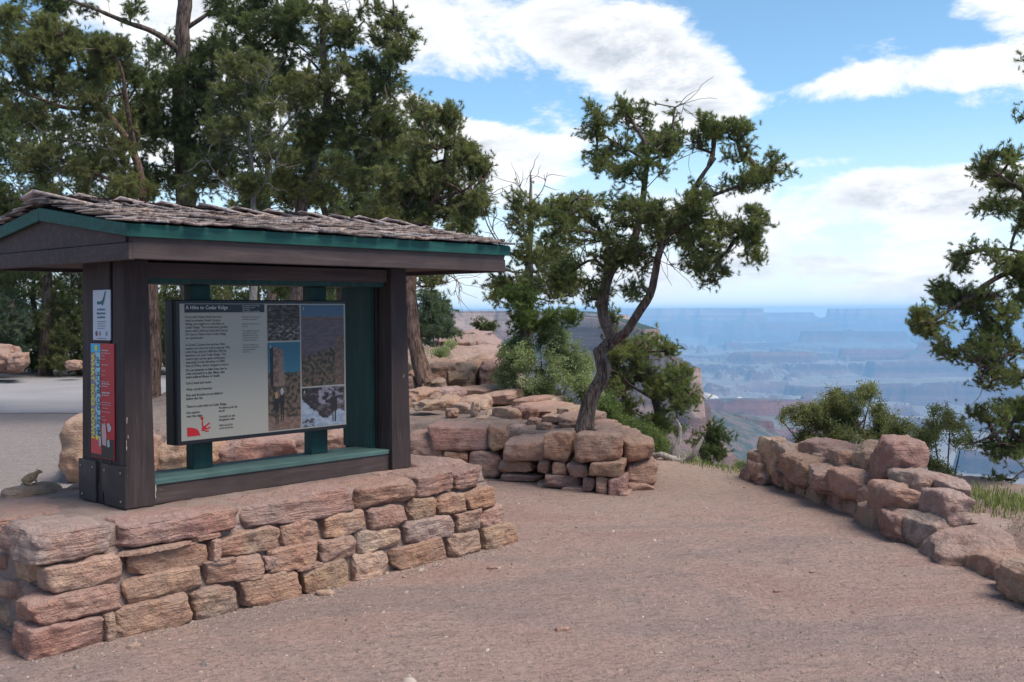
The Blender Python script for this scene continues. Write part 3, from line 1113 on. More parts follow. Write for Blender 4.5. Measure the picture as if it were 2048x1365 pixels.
p_near = post(0.0, 0.172, 0)
p_far = post(KL - 0.165, KL, 0)
# sheet-metal covers at the foot of the near post with a gap; a black box paints the shade inside its rotted hollow
boxes('cover_plate', [(-0.011, 0.006, 0.300, POST_V + 0.012, -0.002, 0.220)], M_METAL_BROWN, p_near, 0.003)
prism('cover_plate', [(-0.012, -0.004), (0.205, -0.002), (0.212, 0.05), (0.232, 0.085), (0.236, 0.214), (-0.012, 0.214)], 'u', -0.011, 0.006, M_METAL_BROWN, p_near, 0.002)
boxes('hollow_shade', [(-0.002, 0.01, 0.238, 0.296, 0.0, 0.10)], M_BLACK, p_near, 0.001)
for (v, z) in ((0.03, 0.18), (0.20, 0.18), (0.33, 0.185), (0.46, 0.185), (0.03, 0.03), (0.45, 0.03)):
    bm = bmesh.new()
    bmesh.ops.create_uvsphere(bm, u_segments=8, v_segments=6, radius=0.006, matrix=Matrix.Translation((-0.013, v, z)))
    me = bpy.data.meshes.new('screw')
    bm.to_mesh(me)
    bm.free()
    link('screw', me, M_SCREW, p_near)

for (x, y, z, w, h) in ((0.004, -0.0015, 0.06, 0.006, 0.11), (0.003, -0.0015, 0.30, 0.005, 0.05), (0.006, -0.0015, 0.44, 0.007, 0.03), (0.165, -0.0015, 0.03, 0.007, 0.07), (0.012, -0.0015, 0.36, 0.005, 0.02)):
    k = random.Random(int(z * 1000))
    ys = [z + h * i / 7 for i in range(8)]
    pl = [(x + 0.013 * yy + k.uniform(0, w * .3), y + 0.0128 * yy, yy) for yy in ys] + [(x + 0.013 * yy + w * k.uniform(.5, 1.2), y + 0.0128 * yy, yy) for yy in reversed(ys)]
    me = bpy.data.meshes.new('paint_chip')
    me.from_pydata(pl, [], [tuple(range(len(pl)))])
    link('paint_chip', me, M_CHIP, p_near)

# inner faces: green painted panel on the far post, dark strip on its back edge
boxes('side_board', [(KL - 0.198, KL - 0.166, 0.165, 0.455, 0.12, 1.175)], M_GREEN_V, kiosk, 0.003)
boxes('side_board', [(0.173, 0.190, 0.165, 0.455, 0.12, 1.175)], M_GREEN_V, kiosk, 0.003)
# sill
boxes('bottom_beam', [(0.168, KL - 0.165, 0.035, 0.33, -0.012, 0.093)], M_BROWN_H, kiosk, 0.006)
boxes('sill', [(0.173, KL - 0.168, 0.026, 0.335, 0.0935, 0.122)], M_SILL, kiosk, 0.005)
# lintel and rail
boxes('lintel', [(0.165, KL - 0.155, 0.07, 0.30, 1.172, ZB + 0.015)], M_GREEN_V, kiosk, 0.004)
boxes('lintel_rail', [(0.165, KL - 0.155, 0.045, 0.068, 1.20, ZB + 0.01)], M_BROWN_H, kiosk, 0.003)
for a, b in ((0.53, 0.655), (1.365, 1.49)):
    boxes('upright', [(a, b, 0.212, 0.29, 0.123, 1.171)], M_GREEN_V, kiosk, 0.004)

# roof carpentry and the weathered top of the sill
boxes('soffit', [(-ou + 0.02, KL + ou2 - 0.02, -ovf + 0.045, VB - 0.045, ZB + 0.022, ZB + 0.04)], M_BROWN_H, kiosk, 0.002)
boxes('fascia_board', [(-ou + 0.02, KL + ou2 - 0.012, -ovf, -ovf + 0.04, ZB, ZG + 0.03)], M_BROWN_H, kiosk, 0.005)
boxes('fascia_board', [(-ou + 0.02, KL + ou2 - 0.012, VB - 0.04, VB, ZB, ZG + 0.03)], M_BROWN_H, kiosk, 0.005)
boxes('eave_trim', [(-ou - 0.012, KL + ou2 + 0.012, -ovf - 0.022, -ovf - 0.001, ZG, ZT)], M_GREEN_H, kiosk, 0.003)
boxes('eave_trim', [(-ou - 0.012, KL + ou2 + 0.012, VB + 0.001, VB + 0.022, ZG, ZT)], M_GREEN_H, kiosk, 0.003)
for u0, u1, s in ((-ou, -ou + 0.035, -1), (KL + ou2 - 0.035, KL + ou2, 1)):
    boxes('tie_beam', [(u0, u1, -ovf + 0.002, VB - 0.002, ZB - 0.004, 1.352)], M_BROWN_H, kiosk, 0.005)
    prism('gable_board', [(-ovf + 0.045, 1.354), (VB - 0.045, 1.354), (VB - 0.045, ZG + 0.02), (VR, ZP - 0.03), (-ovf + 0.045, ZG + 0.02)], 'u', u0 + 0.008, u1 - 0.004, M_BROWN_H, kiosk)
    e = 0.012
    a0, a1 = (u0 - 0.022, u0 - 0.001) if s < 0 else (u1 + 0.001, u1 + 0.022)
    prism('rake_trim', [(-ovf - 0.022, ZG), (VR, ZP - 0.070), (VR, ZP), (-ovf - 0.022, ZT)], 'u', a0, a1, M_GREEN_H, kiosk)
    prism('rake_trim', [(VB + 0.022, ZG), (VR, ZP - 0.070), (VR, ZP), (VB + 0.022, ZT)], 'u', a0, a1, M_GREEN_H, kiosk)
prism('roof_deck', [(-ovf - 0.02, ZT - 0.012), (VR, ZP - 0.008), (VB + 0.02, ZT - 0.012), (VB + 0.02, ZT + 0.004), (VR, ZP + 0.012), (-ovf - 0.02, ZT + 0.004)], 'u', -ou + 0.03, KL + ou2 - 0.03, M_SHAKE, kiosk)
# under-eave shadow board
SL = math.atan2(ZP - ZT, RD)


def shakes():
    """split cedar shakes laid in courses on both slopes"""
    V, F, Tn = [], [], []
    rg = np.random.default_rng(5)
    rows = 10
    expo = RD / math.cos(SL) / (rows - 0.6)
    for side in (1, -1):
        for r in range(rows):
            u = -ou - 0.03 - rg.uniform(0, 0.1)
            while u < KL + ou2 + 0.03:
                w = rg.uniform(0.07, 0.20)
                u1 = min(u + w, KL + ou2 + 0.035)
                ua = max(u, -ou - 0.035)
                if u1 - ua > 0.02:
                    th = rg.uniform(0.009, 0.016)
                    s0 = -0.045 + r * expo + rg.uniform(-0.022, 0.012)
                    ln = rg.uniform(0.22, 0.28)
                    lift = 0.012 + r * 0.0035 + rg.uniform(0, 0.008)
                    cup = rg.uniform(-0.004, 0.012)
                    base = len(V)
                    for (s, hh) in ((0, lift), (ln, 0.004 + r * 0.003)):
                        for k, uu in enumerate((ua + 0.003, (ua + u1) / 2, u1 - 0.003)):
                            for t in (0, th * (1 if s == 0 else 0.35)):
                                sd = s0 + s + (rg.uniform(-0.008, 0.008) if s == 0 else 0)
                                h = hh + t + (cup if (k != 1 and s == 0) else 0)
                                v = -ovf + (sd * math.cos(SL) - h * math.sin(SL))
                                z = ZT + sd * math.sin(SL) + h * math.cos(SL)
                                if side < 0:
                                    v = 2 * VR - v
                                V.append((uu, v, z))
                    b = base  # layout: row s(2) x k(3) x t(2)
                    I = lambda s, k, t: b + s * 6 + k * 2 + t
                    for k in (0, 1):
                        F += [(I(0, k, 1), I(0, k + 1, 1), I(1, k + 1, 1), I(1, k, 1)), (I(0, k, 0), I(0, k + 1, 0), I(0, k + 1, 1), I(0, k, 1)), (I(1, k, 0), I(1, k + 1, 0), I(0, k + 1, 0), I(0, k, 0))]
                    F += [(I(0, 0, 0), I(0, 0, 1), I(1, 0, 1), I(1, 0, 0)), (I(0, 2, 0), I(1, 2, 0), I(1, 2, 1), I(0, 2, 1))]
                    g = rg.uniform(0.55, 1.25)
                    wr = rg.uniform(-0.08, 0.08)
                    Tn += [(g * (1 + wr), g, g * (1 - wr))] * 12
                u = u + w + rg.uniform(0.002, 0.010)
    me = mesh_np('roof_shakes', np.array(V), np.array(F))
    set_col(me, 'tint', np.array(Tn))
    link('roof_shakes', me, M_SHAKE, kiosk)
    # ridge boards, each overlapping the next with its near end kicked up
    V, F, Tn = [], [], []
    nb = 11
    step = (KL + ou + ou2 + 0.05) / nb
    for side in (1, -1):
        for k in range(nb):
            ua = -ou - 0.05 + k * step
            ln = step * 1.62
            if ua + ln > KL + ou2 + 0.06:
                ln = KL + ou2 + 0.06 - ua
            base = len(V)
            g = rg.uniform(1.2, 1.65)
            up0, up1 = 0.070 + rg.uniform(-0.008, 0.012), 0.018
            for (uu, up) in ((ua, up0), (ua + ln, up1)):
                for (dv, dz) in ((0.0, 0.0), (0.155 + rg.uniform(-.01, .015), -0.155 * math.tan(SL) - 0.006)):
                    for t in (0, 0.016):
                        V.append((uu + rg.uniform(-0.004, 0.004), VR - side * dv, ZP + up + dz + t + (0.003 if side > 0 else 0)))
            b = base
            I = lambda s, d, t: b + s * 4 + d * 2 + t
            F += [(I(0, 0, 1), I(0, 1, 1), I(1, 1, 1), I(1, 0, 1)), (I(0, 0, 0), I(1, 0, 0), I(1, 1, 0), I(0, 1, 0)), (I(0, 1, 0), I(1, 1, 0), I(1, 1, 1), I(0, 1, 1)),
                  (I(0, 0, 0), I(0, 1, 0), I(0, 1, 1), I(0, 0, 1)), (I(1, 0, 0), I(1, 0, 1), I(1, 1, 1), I(1, 1, 0)), (I(0, 0, 0), I(0, 0, 1), I(1, 0, 1), I(1, 0, 0))]
            Tn += [(g, g * 0.98, g * 0.98)] * 8
    me = mesh_np('ridge_boards', np.array(V), np.array(F))
    set_col(me, 'tint', np.array(Tn))
    link('ridge_boards', me, M_SHAKE, kiosk)


shakes()


# ---- text as mesh
def text_geo(s, size, bold=0.0, align='LEFT', space=1.0, font_scale=1.0):
    cu = bpy.data.curves.new('t', 'FONT')
    cu.body = s
    cu.size = size
    cu.align_x = align
    cu.space_line = space
    cu.offset = bold * size
    cu.resolution_u = 2
    ob = bpy.data.objects.new('t', cu)
    COL.objects.link(ob)
    dg = bpy.context.evaluated_depsgraph_get()
    me = bpy.data.meshes.new_from_object(ob.evaluated_get(dg))
    vs = [v.co.copy() for v in me.vertices]
    fs = [tuple(p.vertices) for p in me.polygons]
    bpy.data.objects.remove(ob)
    bpy.data.curves.remove(cu)
    bpy.data.meshes.remove(me)
    return vs, fs


def text_obj(name, items, fn, mat, parent):
    """items: (string, x, y, size, bold, scale_x); fn maps flat (x, y) to parent space"""
    V, F = [], []
    for it in items:
        s, x, y, size, bold, sx_ = it[:6]
        rot = it[6] if len(it) > 6 else 0
        vs, fs = text_geo(s, size, bold, space=it[7] if len(it) > 7 else 1.0)
        b = len(V)
        c, sn = math.cos(rot), math.sin(rot)
        for v in vs:
            vx, vy = v.x * sx_, v.y
            V.append(fn(x + vx * c - vy * sn, y + vx * sn + vy * c))
        F += [tuple(b + i for i in f) for f in fs]
    me = bpy.data.meshes.new(name)
    me.from_pydata(V, [], F)
    return link(name, me, mat, parent)


def flat(name, poly, fn, mat, parent, th=0.0):
    me = bpy.data.meshes.new(name)
    me.from_pydata([fn(x, y) for x, y in poly], [], [tuple(range(len(poly)))])
    return link(name, me, mat, parent)


def rect(x0, y0, x1, y1):
    return [(x0, y0), (x1, y0), (x1, y1), (x0, y1)]


def multi(name, polys, fn, mat, parent):
    V, F = [], []
    for p in polys:
        b = len(V)
        V += [fn(x, y) for x, y in p]
        F.append(tuple(range(b, b + len(p))))
    me = bpy.data.meshes.new(name)
    me.from_pydata(V, [], F)
    return link(name, me, mat, parent)


# ---- display panel: x 0..1.19 from the left edge, y 0..0.80 from the bottom
PU0, PZ0, PW, PH = 0.364, 0.282, 1.192, 0.80
boxes('display_case', [(PU0 - 0.004, PU0 + PW - 0.01, 0.128, 0.211, PZ0 - 0.002, PZ0 + PH + 0.004)], M_BLACK, kiosk, 0.004)
panel = boxes('display_panel', [(PU0, PU0 + PW, 0.100, 0.1275, PZ0, PZ0 + PH)], M_BLACK, kiosk, 0.003)
pf = lambda dep: (lambda x, y: (PU0 + x, 0.100 - dep, PZ0 + y))
flat('text_sheet', rect(0.022, 0.022, 0.592, 0.782), pf(0.0015), M_PAPER, panel)
flat('white_border', rect(0.592, 0.022, 1.184, 0.782), pf(0.0012), M_PAPER, panel)
hdr = flat('title_bar', rect(0.052, 0.732, 0.578, 0.779), pf(0.003), M_BLACK, panel)
text_obj('title_lettering', [("A Hike to Cedar Ridge", 0.058, 0.751, 0.029, 0.012, 1.0),
                             ("Une excursion \u00e0 Cedar Ridge\nEine Wanderung zum\nCedar Ridge\nUna excursi\u00f3n a Cedar Ridge", 0.425, 0.768, 0.0100, 0.01, 1.0, 0, 1.1)], pf(0.0045), M_WHITE, panel)
para = ("If you don't have much time but\nwant to sample Grand Canyon\nhiking, you might try a day hike to\nCedar Ridge. The moderately graded\nthree miles (4.8 km) trail takes about\n"
        "2\u00bd hours. Views from Cedar Ridge\nare spectacular.\n\nA Grand Canyon rim-to-river hike\nmeans you must be well prepared. The\ntrail drops almost 1400 feet (427m)\nbetween rim and Cedar Ridge. The\n"
        "return trip can be quite strenuous,\nespecially at this elevation of 7000\nfeet (2134m), where oxygen is scarce.")
bold = ("Do not attempt to hike from rim to\nriver and back in a day. Many who\ntried suffered illness or death.\n\nCarry food and water.\n\nWear sturdy footwear.\n\n"
        "Pets and bicycles are prohibited\nbelow the rim.\n\nThere is a pit toilet at Cedar Ridge.")
LP_ = 0.0194
bl = bold.split("\n\n")
ys = (0.407, 0.335, 0.300, 0.268, 0.205)
text_obj('body_lettering', [(para, 0.055, 0.702, LP_, 0.004, 0.93)] + [(t, 0.055, y, LP_, 0.014, 0.93) for t, y in zip(bl, ys)] + [
                            ("Use caution\nnear the edge.", 0.055, 0.171, LP_, 0.014, 0.9),
                            ("Prudence pr\u00e8s du\nbord!", 0.262, 0.185, 0.018, 0.012, 0.95), ("Vorsicht an der\nBergkante sein.", 0.262, 0.135, 0.018, 0.012, 0.95), ("PRECAUCI\u00d3N\ncerca del borde", 0.262, 0.085, 0.015, 0.01, 0.95),
                            ("Bring water for the hike and\nrest often in the shade.\n\nDistance 1.5 miles (2.4 km)\none way.\n\nIl faut compter trois heures\npour l'aller et le retour.\nEmportez de l'eau et des\nvivres. Portez de bonnes\nchaussures de marche.\n\n"
                             "Nehmen Sie Wasser und\nProviant mit auf den Weg\nund tragen Sie festes\nSchuhwerk.", 0.425, 0.702, 0.0108, 0.0, 1.0, 0, 1.25)], pf(0.003), M_DARKTXT, panel)
# red warning pictogram: cliff edge and tumbling figure
cl = [(0.058, 0.045), (0.058, 0.092)] + [(0.058 + 0.075 * math.sin(t), 0.062 + 0.033 * math.cos(t)) for t in np.linspace(0, math.pi / 2, 7)] + [(0.142, 0.045)]
fig = [[(0.148, 0.070), (0.165, 0.068), (0.180, 0.082), (0.172, 0.096), (0.158, 0.094), (0.150, 0.084)], [(0.152, 0.090), (0.160, 0.092), (0.158, 0.135), (0.150, 0.118)],
       [(0.165, 0.094), (0.172, 0.088), (0.205, 0.108), (0.196, 0.113)], [(0.172, 0.080), (0.178, 0.074), (0.206, 0.082), (0.203, 0.090)], [(0.166, 0.070), (0.172, 0.062), (0.196, 0.062), (0.192, 0.069)],
       [(0.152 + 0.010 * math.cos(t), 0.140 + 0.010 * math.sin(t)) for t in np.linspace(0, 2 * math.pi, 9)[:-1]]]
multi('cliff_pictogram', [cl] + fig, pf(0.003), M_REDP, panel)


def photo(name, x0, y0, x1, y1, fn, nx, ny, num):
    u, w = np.meshgrid(np.linspace(0, 1, nx), np.linspace(0, 1, ny), indexing='ij')
    u, w = u.ravel(), w.ravel()
    C = fn(u, w)
    V = np.array([(PU0 + x0 + (x1 - x0) * a, 0.100 - 0.0028, PZ0 + y0 + (y1 - y0) * b) for a, b in zip(u, w)])
    i = np.arange((nx - 1) * ny).reshape(nx - 1, ny)[:, :-1].ravel()
    me = mesh_np(name, V, np.stack([i, i + ny, i + ny + 1, i + 1], 1))
    set_col(me, 'Col', np.clip(C * 0.62, 0, 1))
    o = link(name, me, M_PHOTO, panel)
    text_obj('photo_number', [(num, x0 + 0.012, y1 - 0.030, 0.022, 0.02, 1.0)], pf(0.0045), M_WHITE, o)
    return o


def lerp(a, b, t):
    return np.asarray(a)[None, :] * (1 - t)[:, None] + np.asarray(b)[None, :] * t[:, None]


def ph_rocks(u, w):
    n = fbm(np.stack([u * 7 + w * 3, w * 16, 0 * u + 2], 1), 5, 0.6)
    c = lerp((0.02, 0.014, 0.012), (0.15, 0.10, 0.075), sst(n, -0.1, 0.35))
    lit = sst(fbm(np.stack([u * 9 - w * 4, w * 22, 0 * u + 8], 1), 4, .6), 0.12, 0.4) * sst(-w, -0.62, -0.35)
    return c + lit[:, None] * np.array((0.34, 0.30, 0.25))


def ph_mesa(u, w):
    edge = 0.855 + 0.012 * fbm(np.stack([u * 6, 0 * u, 0 * u], 1), 3)
    sky_ = lerp((0.13, 0.20, 0.27), (0.07, 0.14, 0.22), w)
    n = fbm(np.stack([u * 5, w * 30, 0 * u], 1), 4, .6)
    far = lerp((0.10, 0.075, 0.085), (0.16, 0.115, 0.125), sst(n, -.3, .3))
    far = np.where((w > edge - 0.045)[:, None], lerp((0.19, 0.115, 0.10), (0.12, 0.075, 0.075), sst(n, -.2, .3)), far)
    m = fbm(np.stack([u * 14, w * 22, 0 * u + 4], 1), 5, .6)
    near = lerp((0.035, 0.035, 0.018), (0.20, 0.12, 0.08), sst(m, -.25, .35))
    ridge = 0.36 + 0.16 * u + 0.05 * fbm(np.stack([u * 8, 0 * u, 0 * u + 3], 1), 4)
    tower = (u > 0.78 + 0.02 * n) & (w < 0.62)
    c = np.where((w < ridge)[:, None], near, far)
    c = np.where(tower[:, None], lerp((0.12, 0.07, 0.05), (0.22, 0.13, 0.09), sst(m, -.3, .3)), c)
    return np.where((w > edge)[:, None], sky_, c)


def ph_riders(u, w):
    sky_ = lerp((0.06, 0.21, 0.27), (0.035, 0.15, 0.22), w)
    m = fbm(np.stack([u * 9, w * 24, 0 * u + 6], 1), 5, .6)
    gr = lerp((0.03, 0.03, 0.018), (0.20, 0.125, 0.085), sst(m, -.3, .35))
    c = np.where((w > 0.655 + 0.02 * m)[:, None], sky_, gr)
    butte = (u > 0.06 + 0.03 * m) & (u < 0.50 - 0.12 * (w - 0.6) + 0.06 * m) & (w < 0.95 - 0.9 * (u - 0.22) ** 2) & (w > 0.5)
    bc = lerp((0.13, 0.075, 0.06), (0.27, 0.175, 0.13), sst(m + (u - .25) * 1.2, -.3, .3))
    c = np.where(butte[:, None], bc, c)
    c = np.where((butte & (u < 0.16))[:, None], np.array((0.02, 0.015, 0.015))[None], c)
    c = np.where((w < 0.14)[:, None], lerp((0.17, 0.10, 0.08), (0.26, 0.16, 0.125), sst(m, -.3, .3)), c)
    for cx, shirt, hh in ((0.25, (0.42, 0.26, 0.10), 0.40), (0.42, (0.40, 0.42, 0.46), 0.44)):
        horse = (((u - cx) / 0.085) ** 2 + ((w - hh + 0.11) / 0.085) ** 2 < 1) | ((np.abs(u - cx + 0.03) < 0.014) & (w > hh - 0.34) & (w < hh - 0.1)) | ((np.abs(u - cx - 0.04) < 0.014) & (w > hh - 0.33) & (w < hh - 0.1))
        c = np.where(horse[:, None], np.array((0.022, 0.016, 0.014))[None], c)
        body = ((u - cx) / 0.045) ** 2 + ((w - hh) / 0.042) ** 2 < 1
        c = np.where(body[:, None], np.array(shirt)[None], c)
        head = ((u - cx) / 0.026) ** 2 + ((w - hh - 0.052) / 0.016) ** 2 < 1
        c = np.where(head[:, None], np.array((0.06, 0.045, 0.035))[None], c)
    return c


def ph_snow(u, w):
    m = fbm(np.stack([u * 6, w * 9, 0 * u + 16], 1), 5, .6)
    rock = lerp((0.03, 0.022, 0.022), (0.15, 0.11, 0.12), sst(m + (u - .5) * 0.6, -.2, .4))
    lit = ((u > 0.38) & (w > 0.55) & (m > 0.02))
    c = np.where(lit[:, None], np.array((0.24, 0.21, 0.25))[None] * (1 + m)[:, None], rock)
    line = 0.62 - 0.45 * np.clip(u * 2.2, 0, 1) ** 0.7 + 0.12 + 0.10 * np.sin(u * 9) * (u > .3) + 0.05 * m
    snow = lerp((0.26, 0.32, 0.42), (0.42, 0.47, 0.56), sst(m, -.3, .3))
    c = np.where((w < line)[:, None], snow, c)
    c = np.where(((w < 0.22) & (u < 0.28) & (m > 0.02))[:, None], np.array((0.09, 0.07, 0.07))[None], c)
    per = ((np.abs(u - 0.74) < 0.075) & (w > 0.36) & (w < 0.74)) | (((u - 0.74) / 0.045) ** 2 + ((w - 0.80) / 0.07) ** 2 < 1) | ((np.abs(np.abs(u - 0.745) - 0.03) < 0.017) & (w > 0.08) & (w < 0.4))
    c = np.where(per[:, None], np.array((0.035, 0.022, 0.026))[None], c)
    return c


photo('photograph', 0.598, 0.562, 0.832, 0.775, ph_rocks, 60, 50, "1")
photo('photograph', 0.598, 0.030, 0.832, 0.552, ph_riders, 66, 110, "3")
photo('photograph', 0.842, 0.278, 1.172, 0.775, ph_mesa, 80, 110, "2")
photo('photograph', 0.842, 0.030, 1.172, 0.268, ph_snow, 80, 60, "4")

# ---- small white notice on the near post's outer side (x runs from the back edge towards the front)
def left_fn(v0, z0, dep):
    return lambda x, y: (0.013 * (z0 + y) - 0.0065 - dep * 0.5, v0 - x, z0 + y)


NV, NZ = 0.332, 0.870
notice = boxes('notice', [(0.0, 0.006, NV - 0.188, NV, NZ, NZ + 0.268)], M_SIGNWHITE, p_near, 0.002)
for v in notice.data.vertices:
    v.co.x += 0.013 * v.co.z - 0.0075
nf = left_fn(NV, NZ, 0.004)
multi('bird_emblem', [[(0.045, 0.200), (0.055, 0.208), (0.085, 0.206), (0.105, 0.214), (0.122, 0.236), (0.132, 0.258), (0.145, 0.262), (0.139, 0.240), (0.128, 0.214), (0.122, 0.200), (0.112, 0.186), (0.104, 0.182), (0.098, 0.192), (0.060, 0.190), (0.048, 0.193)]], nf, M_TEAL, notice)
rg = random.Random(4)


def dashes(x0, x1, y, h, wmin, wmax, gap):
    out, x = [], x0
    while x < x1 - wmin:
        w = min(rg.uniform(wmin, wmax), x1 - x)
        out.append(rect(x, y, x + w, y + h * rg.uniform(0.8, 1.0)))
        x += w + gap
    return out


D = []
for k, (xa, xb) in enumerate(((0.05, 0.135), (0.045, 0.145), (0.05, 0.14))):
    D += dashes(xa, xb, 0.158 - 0.021 * k, 0.012, 0.006, 0.012, 0.004)
multi('large_print', D, nf, M_TEAL, notice)
D = []
for k in range(4):
    D += dashes(0.05, 0.145 - 0.01 * (k % 2), 0.098 - 0.012 * k, 0.0035, 0.004, 0.012, 0.002)
D += dashes(0.045, 0.155, 0.008, 0.003, 0.01, 0.02, 0.002)
multi('small_print', D, nf, M_DARKTXT, notice)
for cx, mt in ((0.040, M_DARKTXT), (0.078, M_GREYP), (0.150, M_GREYP)):
    multi('round_emblem', [[(cx + 0.012 * math.cos(t), 0.035 + 0.014 * math.sin(t)) for t in np.linspace(0, 2 * math.pi, 13)[:-1]]], nf, mt, notice)
multi('round_emblem', [[(0.040 + 0.006 * math.cos(t), 0.036 + 0.007 * math.sin(t)) for t in np.linspace(0, 2 * math.pi, 9)[:-1]]], left_fn(NV, NZ, 0.005), M_REDP2, notice)
notice['label'] = 'narrow white notice with a teal bird emblem'

# ---- tall red hiker warning poster
QV, QZ, QW, QH = 0.356, 0.238, 0.250, 0.615
poster = boxes('poster', [(0.0, 0.005, QV - QW, QV, QZ, QZ + QH)], M_REDP, p_near, 0.002)
for v in poster.data.vertices:
    v.co.x += 0.013 * v.co.z - 0.0075
poster['label'] = 'tall red, blue and yellow hiking safety poster'
q1, q2, q3 = left_fn(QV, QZ, 0.0038), left_fn(QV, QZ, 0.0050), left_fn(QV, QZ, 0.0062)
flat('blue_corner', rect(0.0, 0.567, 0.105, QH - 0.002), q1, M_CYAN, poster)
# jagged split between the mauve and the pale blue strips
zig = [(0.055 + (0.012 if k % 2 else -0.008), 0.115 + (0.566 - 0.115) * k / 18) for k in range(19)]
flat('mauve_strip', [(0.0, 0.115)] + [(0.085, 0.115), (0.085, 0.566), (0.0, 0.566)], q1, M_MAUVE, poster)
flat('pale_blue_strip', zig + [(0.105, 0.566), (0.105, 0.115)], q2, M_PALEB, poster)
flat('red_block', rect(0.0, 0.022, 0.112, 0.113), q1, M_REDP2, poster)
flat('black_block', rect(0.113, 0.003, 0.248, 0.108), q1, M_BLACK, poster)
flat('black_foot', rect(0.0, 0.003, 0.112, 0.021), q1, M_BLACK, poster)
text_obj('yellow_lettering', [("WHAT GOES DOWN", 0.008, 0.558, 0.049, 0.03, 0.98, -math.pi / 2)], q3, M_YEL, poster)
text_obj('black_lettering', [("MUST GO BACK UP", 0.104, 0.118, 0.052, 0.03, 0.93, math.pi / 2)], q3, M_TEAL, poster)
multi('yellow_mark', [[(0.062 + 0.016 * math.cos(t), 0.590 + 0.017 * math.sin(t)) for t in np.linspace(0, 2 * math.pi, 13)[:-1]], [(0.05, 0.102), (0.075, 0.096), (0.085, 0.115), (0.066, 0.128)]], q3, M_YEL, poster)
multi('exclamation_mark', [rect(0.060, 0.588, 0.064, 0.600), rect(0.060, 0.581, 0.064, 0.585)], left_fn(QV, QZ, 0.0072), M_BLACK, poster)
D = []
for y, h, xa, xb in ((0.575, .007, .115, .20), (0.562, .004, .115, .215), (0.548, .003, .118, .16), (0.53, .003, .118, .155), (0.50, .004, .118, .19), (0.468, .003, .118, .165), (0.446, .003, .118, .16), (0.41, .003, .12, .20),
                     (0.398, .006, .118, .205), (0.386, .004, .118, .19), (0.35, .008, .12, .215), (0.338, .006, .12, .205), (0.30, .003, .12, .22), (0.288, .003, .12, .215), (0.27, .003, .12, .2), (0.25, .003, .12, .21), (0.225, .003, .12, .16), (0.207, .003, .12, .17)):
    D += dashes(xa, xb, y, h, 0.008, 0.022, 0.003)
multi('white_print', D, q2, M_WHITE, poster)
multi('printed_figure', [[(0.12, 0.19), (0.135, 0.185), (0.15, 0.195), (0.16, 0.18), (0.17, 0.12), (0.165, 0.07), (0.125, 0.075), (0.118, 0.12)]], q2, M_SKINP, poster)
multi('printed_figure', [[(0.175, 0.19), (0.20, 0.195), (0.225, 0.17), (0.21, 0.15), (0.185, 0.15)], [(0.178, 0.10), (0.20, 0.11), (0.205, 0.07), (0.18, 0.065)], [(0.085, 0.112), (0.11, 0.118), (0.112, 0.07), (0.09, 0.062)]], q3, M_WHITE, poster)

# ------------------------------------------------------------------ dry stone walls and natural rocks, placed from their spot on the ground
def rock_px(name, x0, y0, x1, y1, d, dep, rz=0.0, tilt=(0, 0), grow=1.06, **kw):
    """rock whose silhouette spans the given bearing box when seen from the viewpoint, its near face at distance d"""
    dc = d + dep * 0.5
    c = at((x0 + x1) / 2, (y0 + y1) / 2, dc)
    w = (x1 - x0) / FPX * dc * grow
    h = (y1 - y0) / FPX * dc * grow
    ca, sa = abs(math.cos(rz)), abs(math.sin(rz))
    wx = max(w * (0.82 if dep > 0.45 else 0.9), (w - dep * sa * 0.45) / max(ca, 0.4))
    return stone(name, c, (wx, dep, h), rz, tilt, **kw)


def Z1(a):   # planter wall close-up coordinates
    return (800 + a[0] / 3.592, 640 + a[1] / 3.592, 800 + a[2] / 3.592, 640 + a[3] / 3.592)


def Z2(a):   # right wall close-up coordinates
    return (1480 + a[0] / 2.843, 740 + a[1] / 2.843, 1480 + a[2] / 2.843, 740 + a[3] / 2.843)


planter = thing('retaining_wall', 'rounded end of the waist high sandstone retaining wall holding the bank where the twisted pinyon grows', 'stone wall', (0.5, 9.7, 0))


def wall_d(px):
    return float(np.interp(px, [130, 430, 700, 800, 1000, 1080, 1150, 1255], [9.8, 10.0, 10.1, 10.12, 9.98, 9.62, 9.30, 9.02]))


PLW = [((75, 800, 340, 960), .5, ROSE), ((230, 745, 670, 925), .55, RED), ((640, 748, 780, 925), .4, TAN), ((330, 925, 505, 1030), .45, TAN), ((80, 900, 345, 1030), .4, RED), ((500, 930, 745, 1125), .45, RED),
       ((750, 828, 1140, 998), .42, ROSE), ((1040, 798, 1262, 1002), .35, ROSE), ((1255, 812, 1602, 1018), .36, TAN), ((728, 995, 1002, 1082), .4, TAN), ((1000, 1003, 1102, 1093), .3, TAN), ((1100, 1008, 1222, 1112), .3, TAN), ((1205, 1018, 1378, 1117), .3, RED), ((1372, 998, 1630, 1112), .36, TAN),
       ((735, 1090, 1052, 1142), .4, RED), ((1052, 1098, 1332, 1192), .4, RED), ((1322, 1118, 1424, 1212), .3, RED), ((1418, 1110, 1520, 1242), .3, ROSE), ((1508, 1108, 1640, 1252), .36, RED), ((1585, 1225, 1665, 1280), .3, ROSE),
       ((700, 1140, 1000, 1210), .4, GREYP), ((985, 1145, 1170, 1225), .4, ROSE), ((1155, 1180, 1420, 1258), .4, ROSE), ((500, 1120, 720, 1190), .5, RED)]
for (b, dep, c) in PLW:
    x0, y0, x1, y1 = Z1(b)
    cx = (x0 + x1) / 2
    rzz = R(-13) if cx > 1010 else R(-3)
    o = rock_px('stone', x0, y0, x1, y1, wall_d(cx) - 0.02, dep, rzz, (0, 0), 1.07, col=c, round_=0.22, chips=9, rough=0.05, n=20, lo=0.82)
    o.location -= planter.location
    o.parent = planter
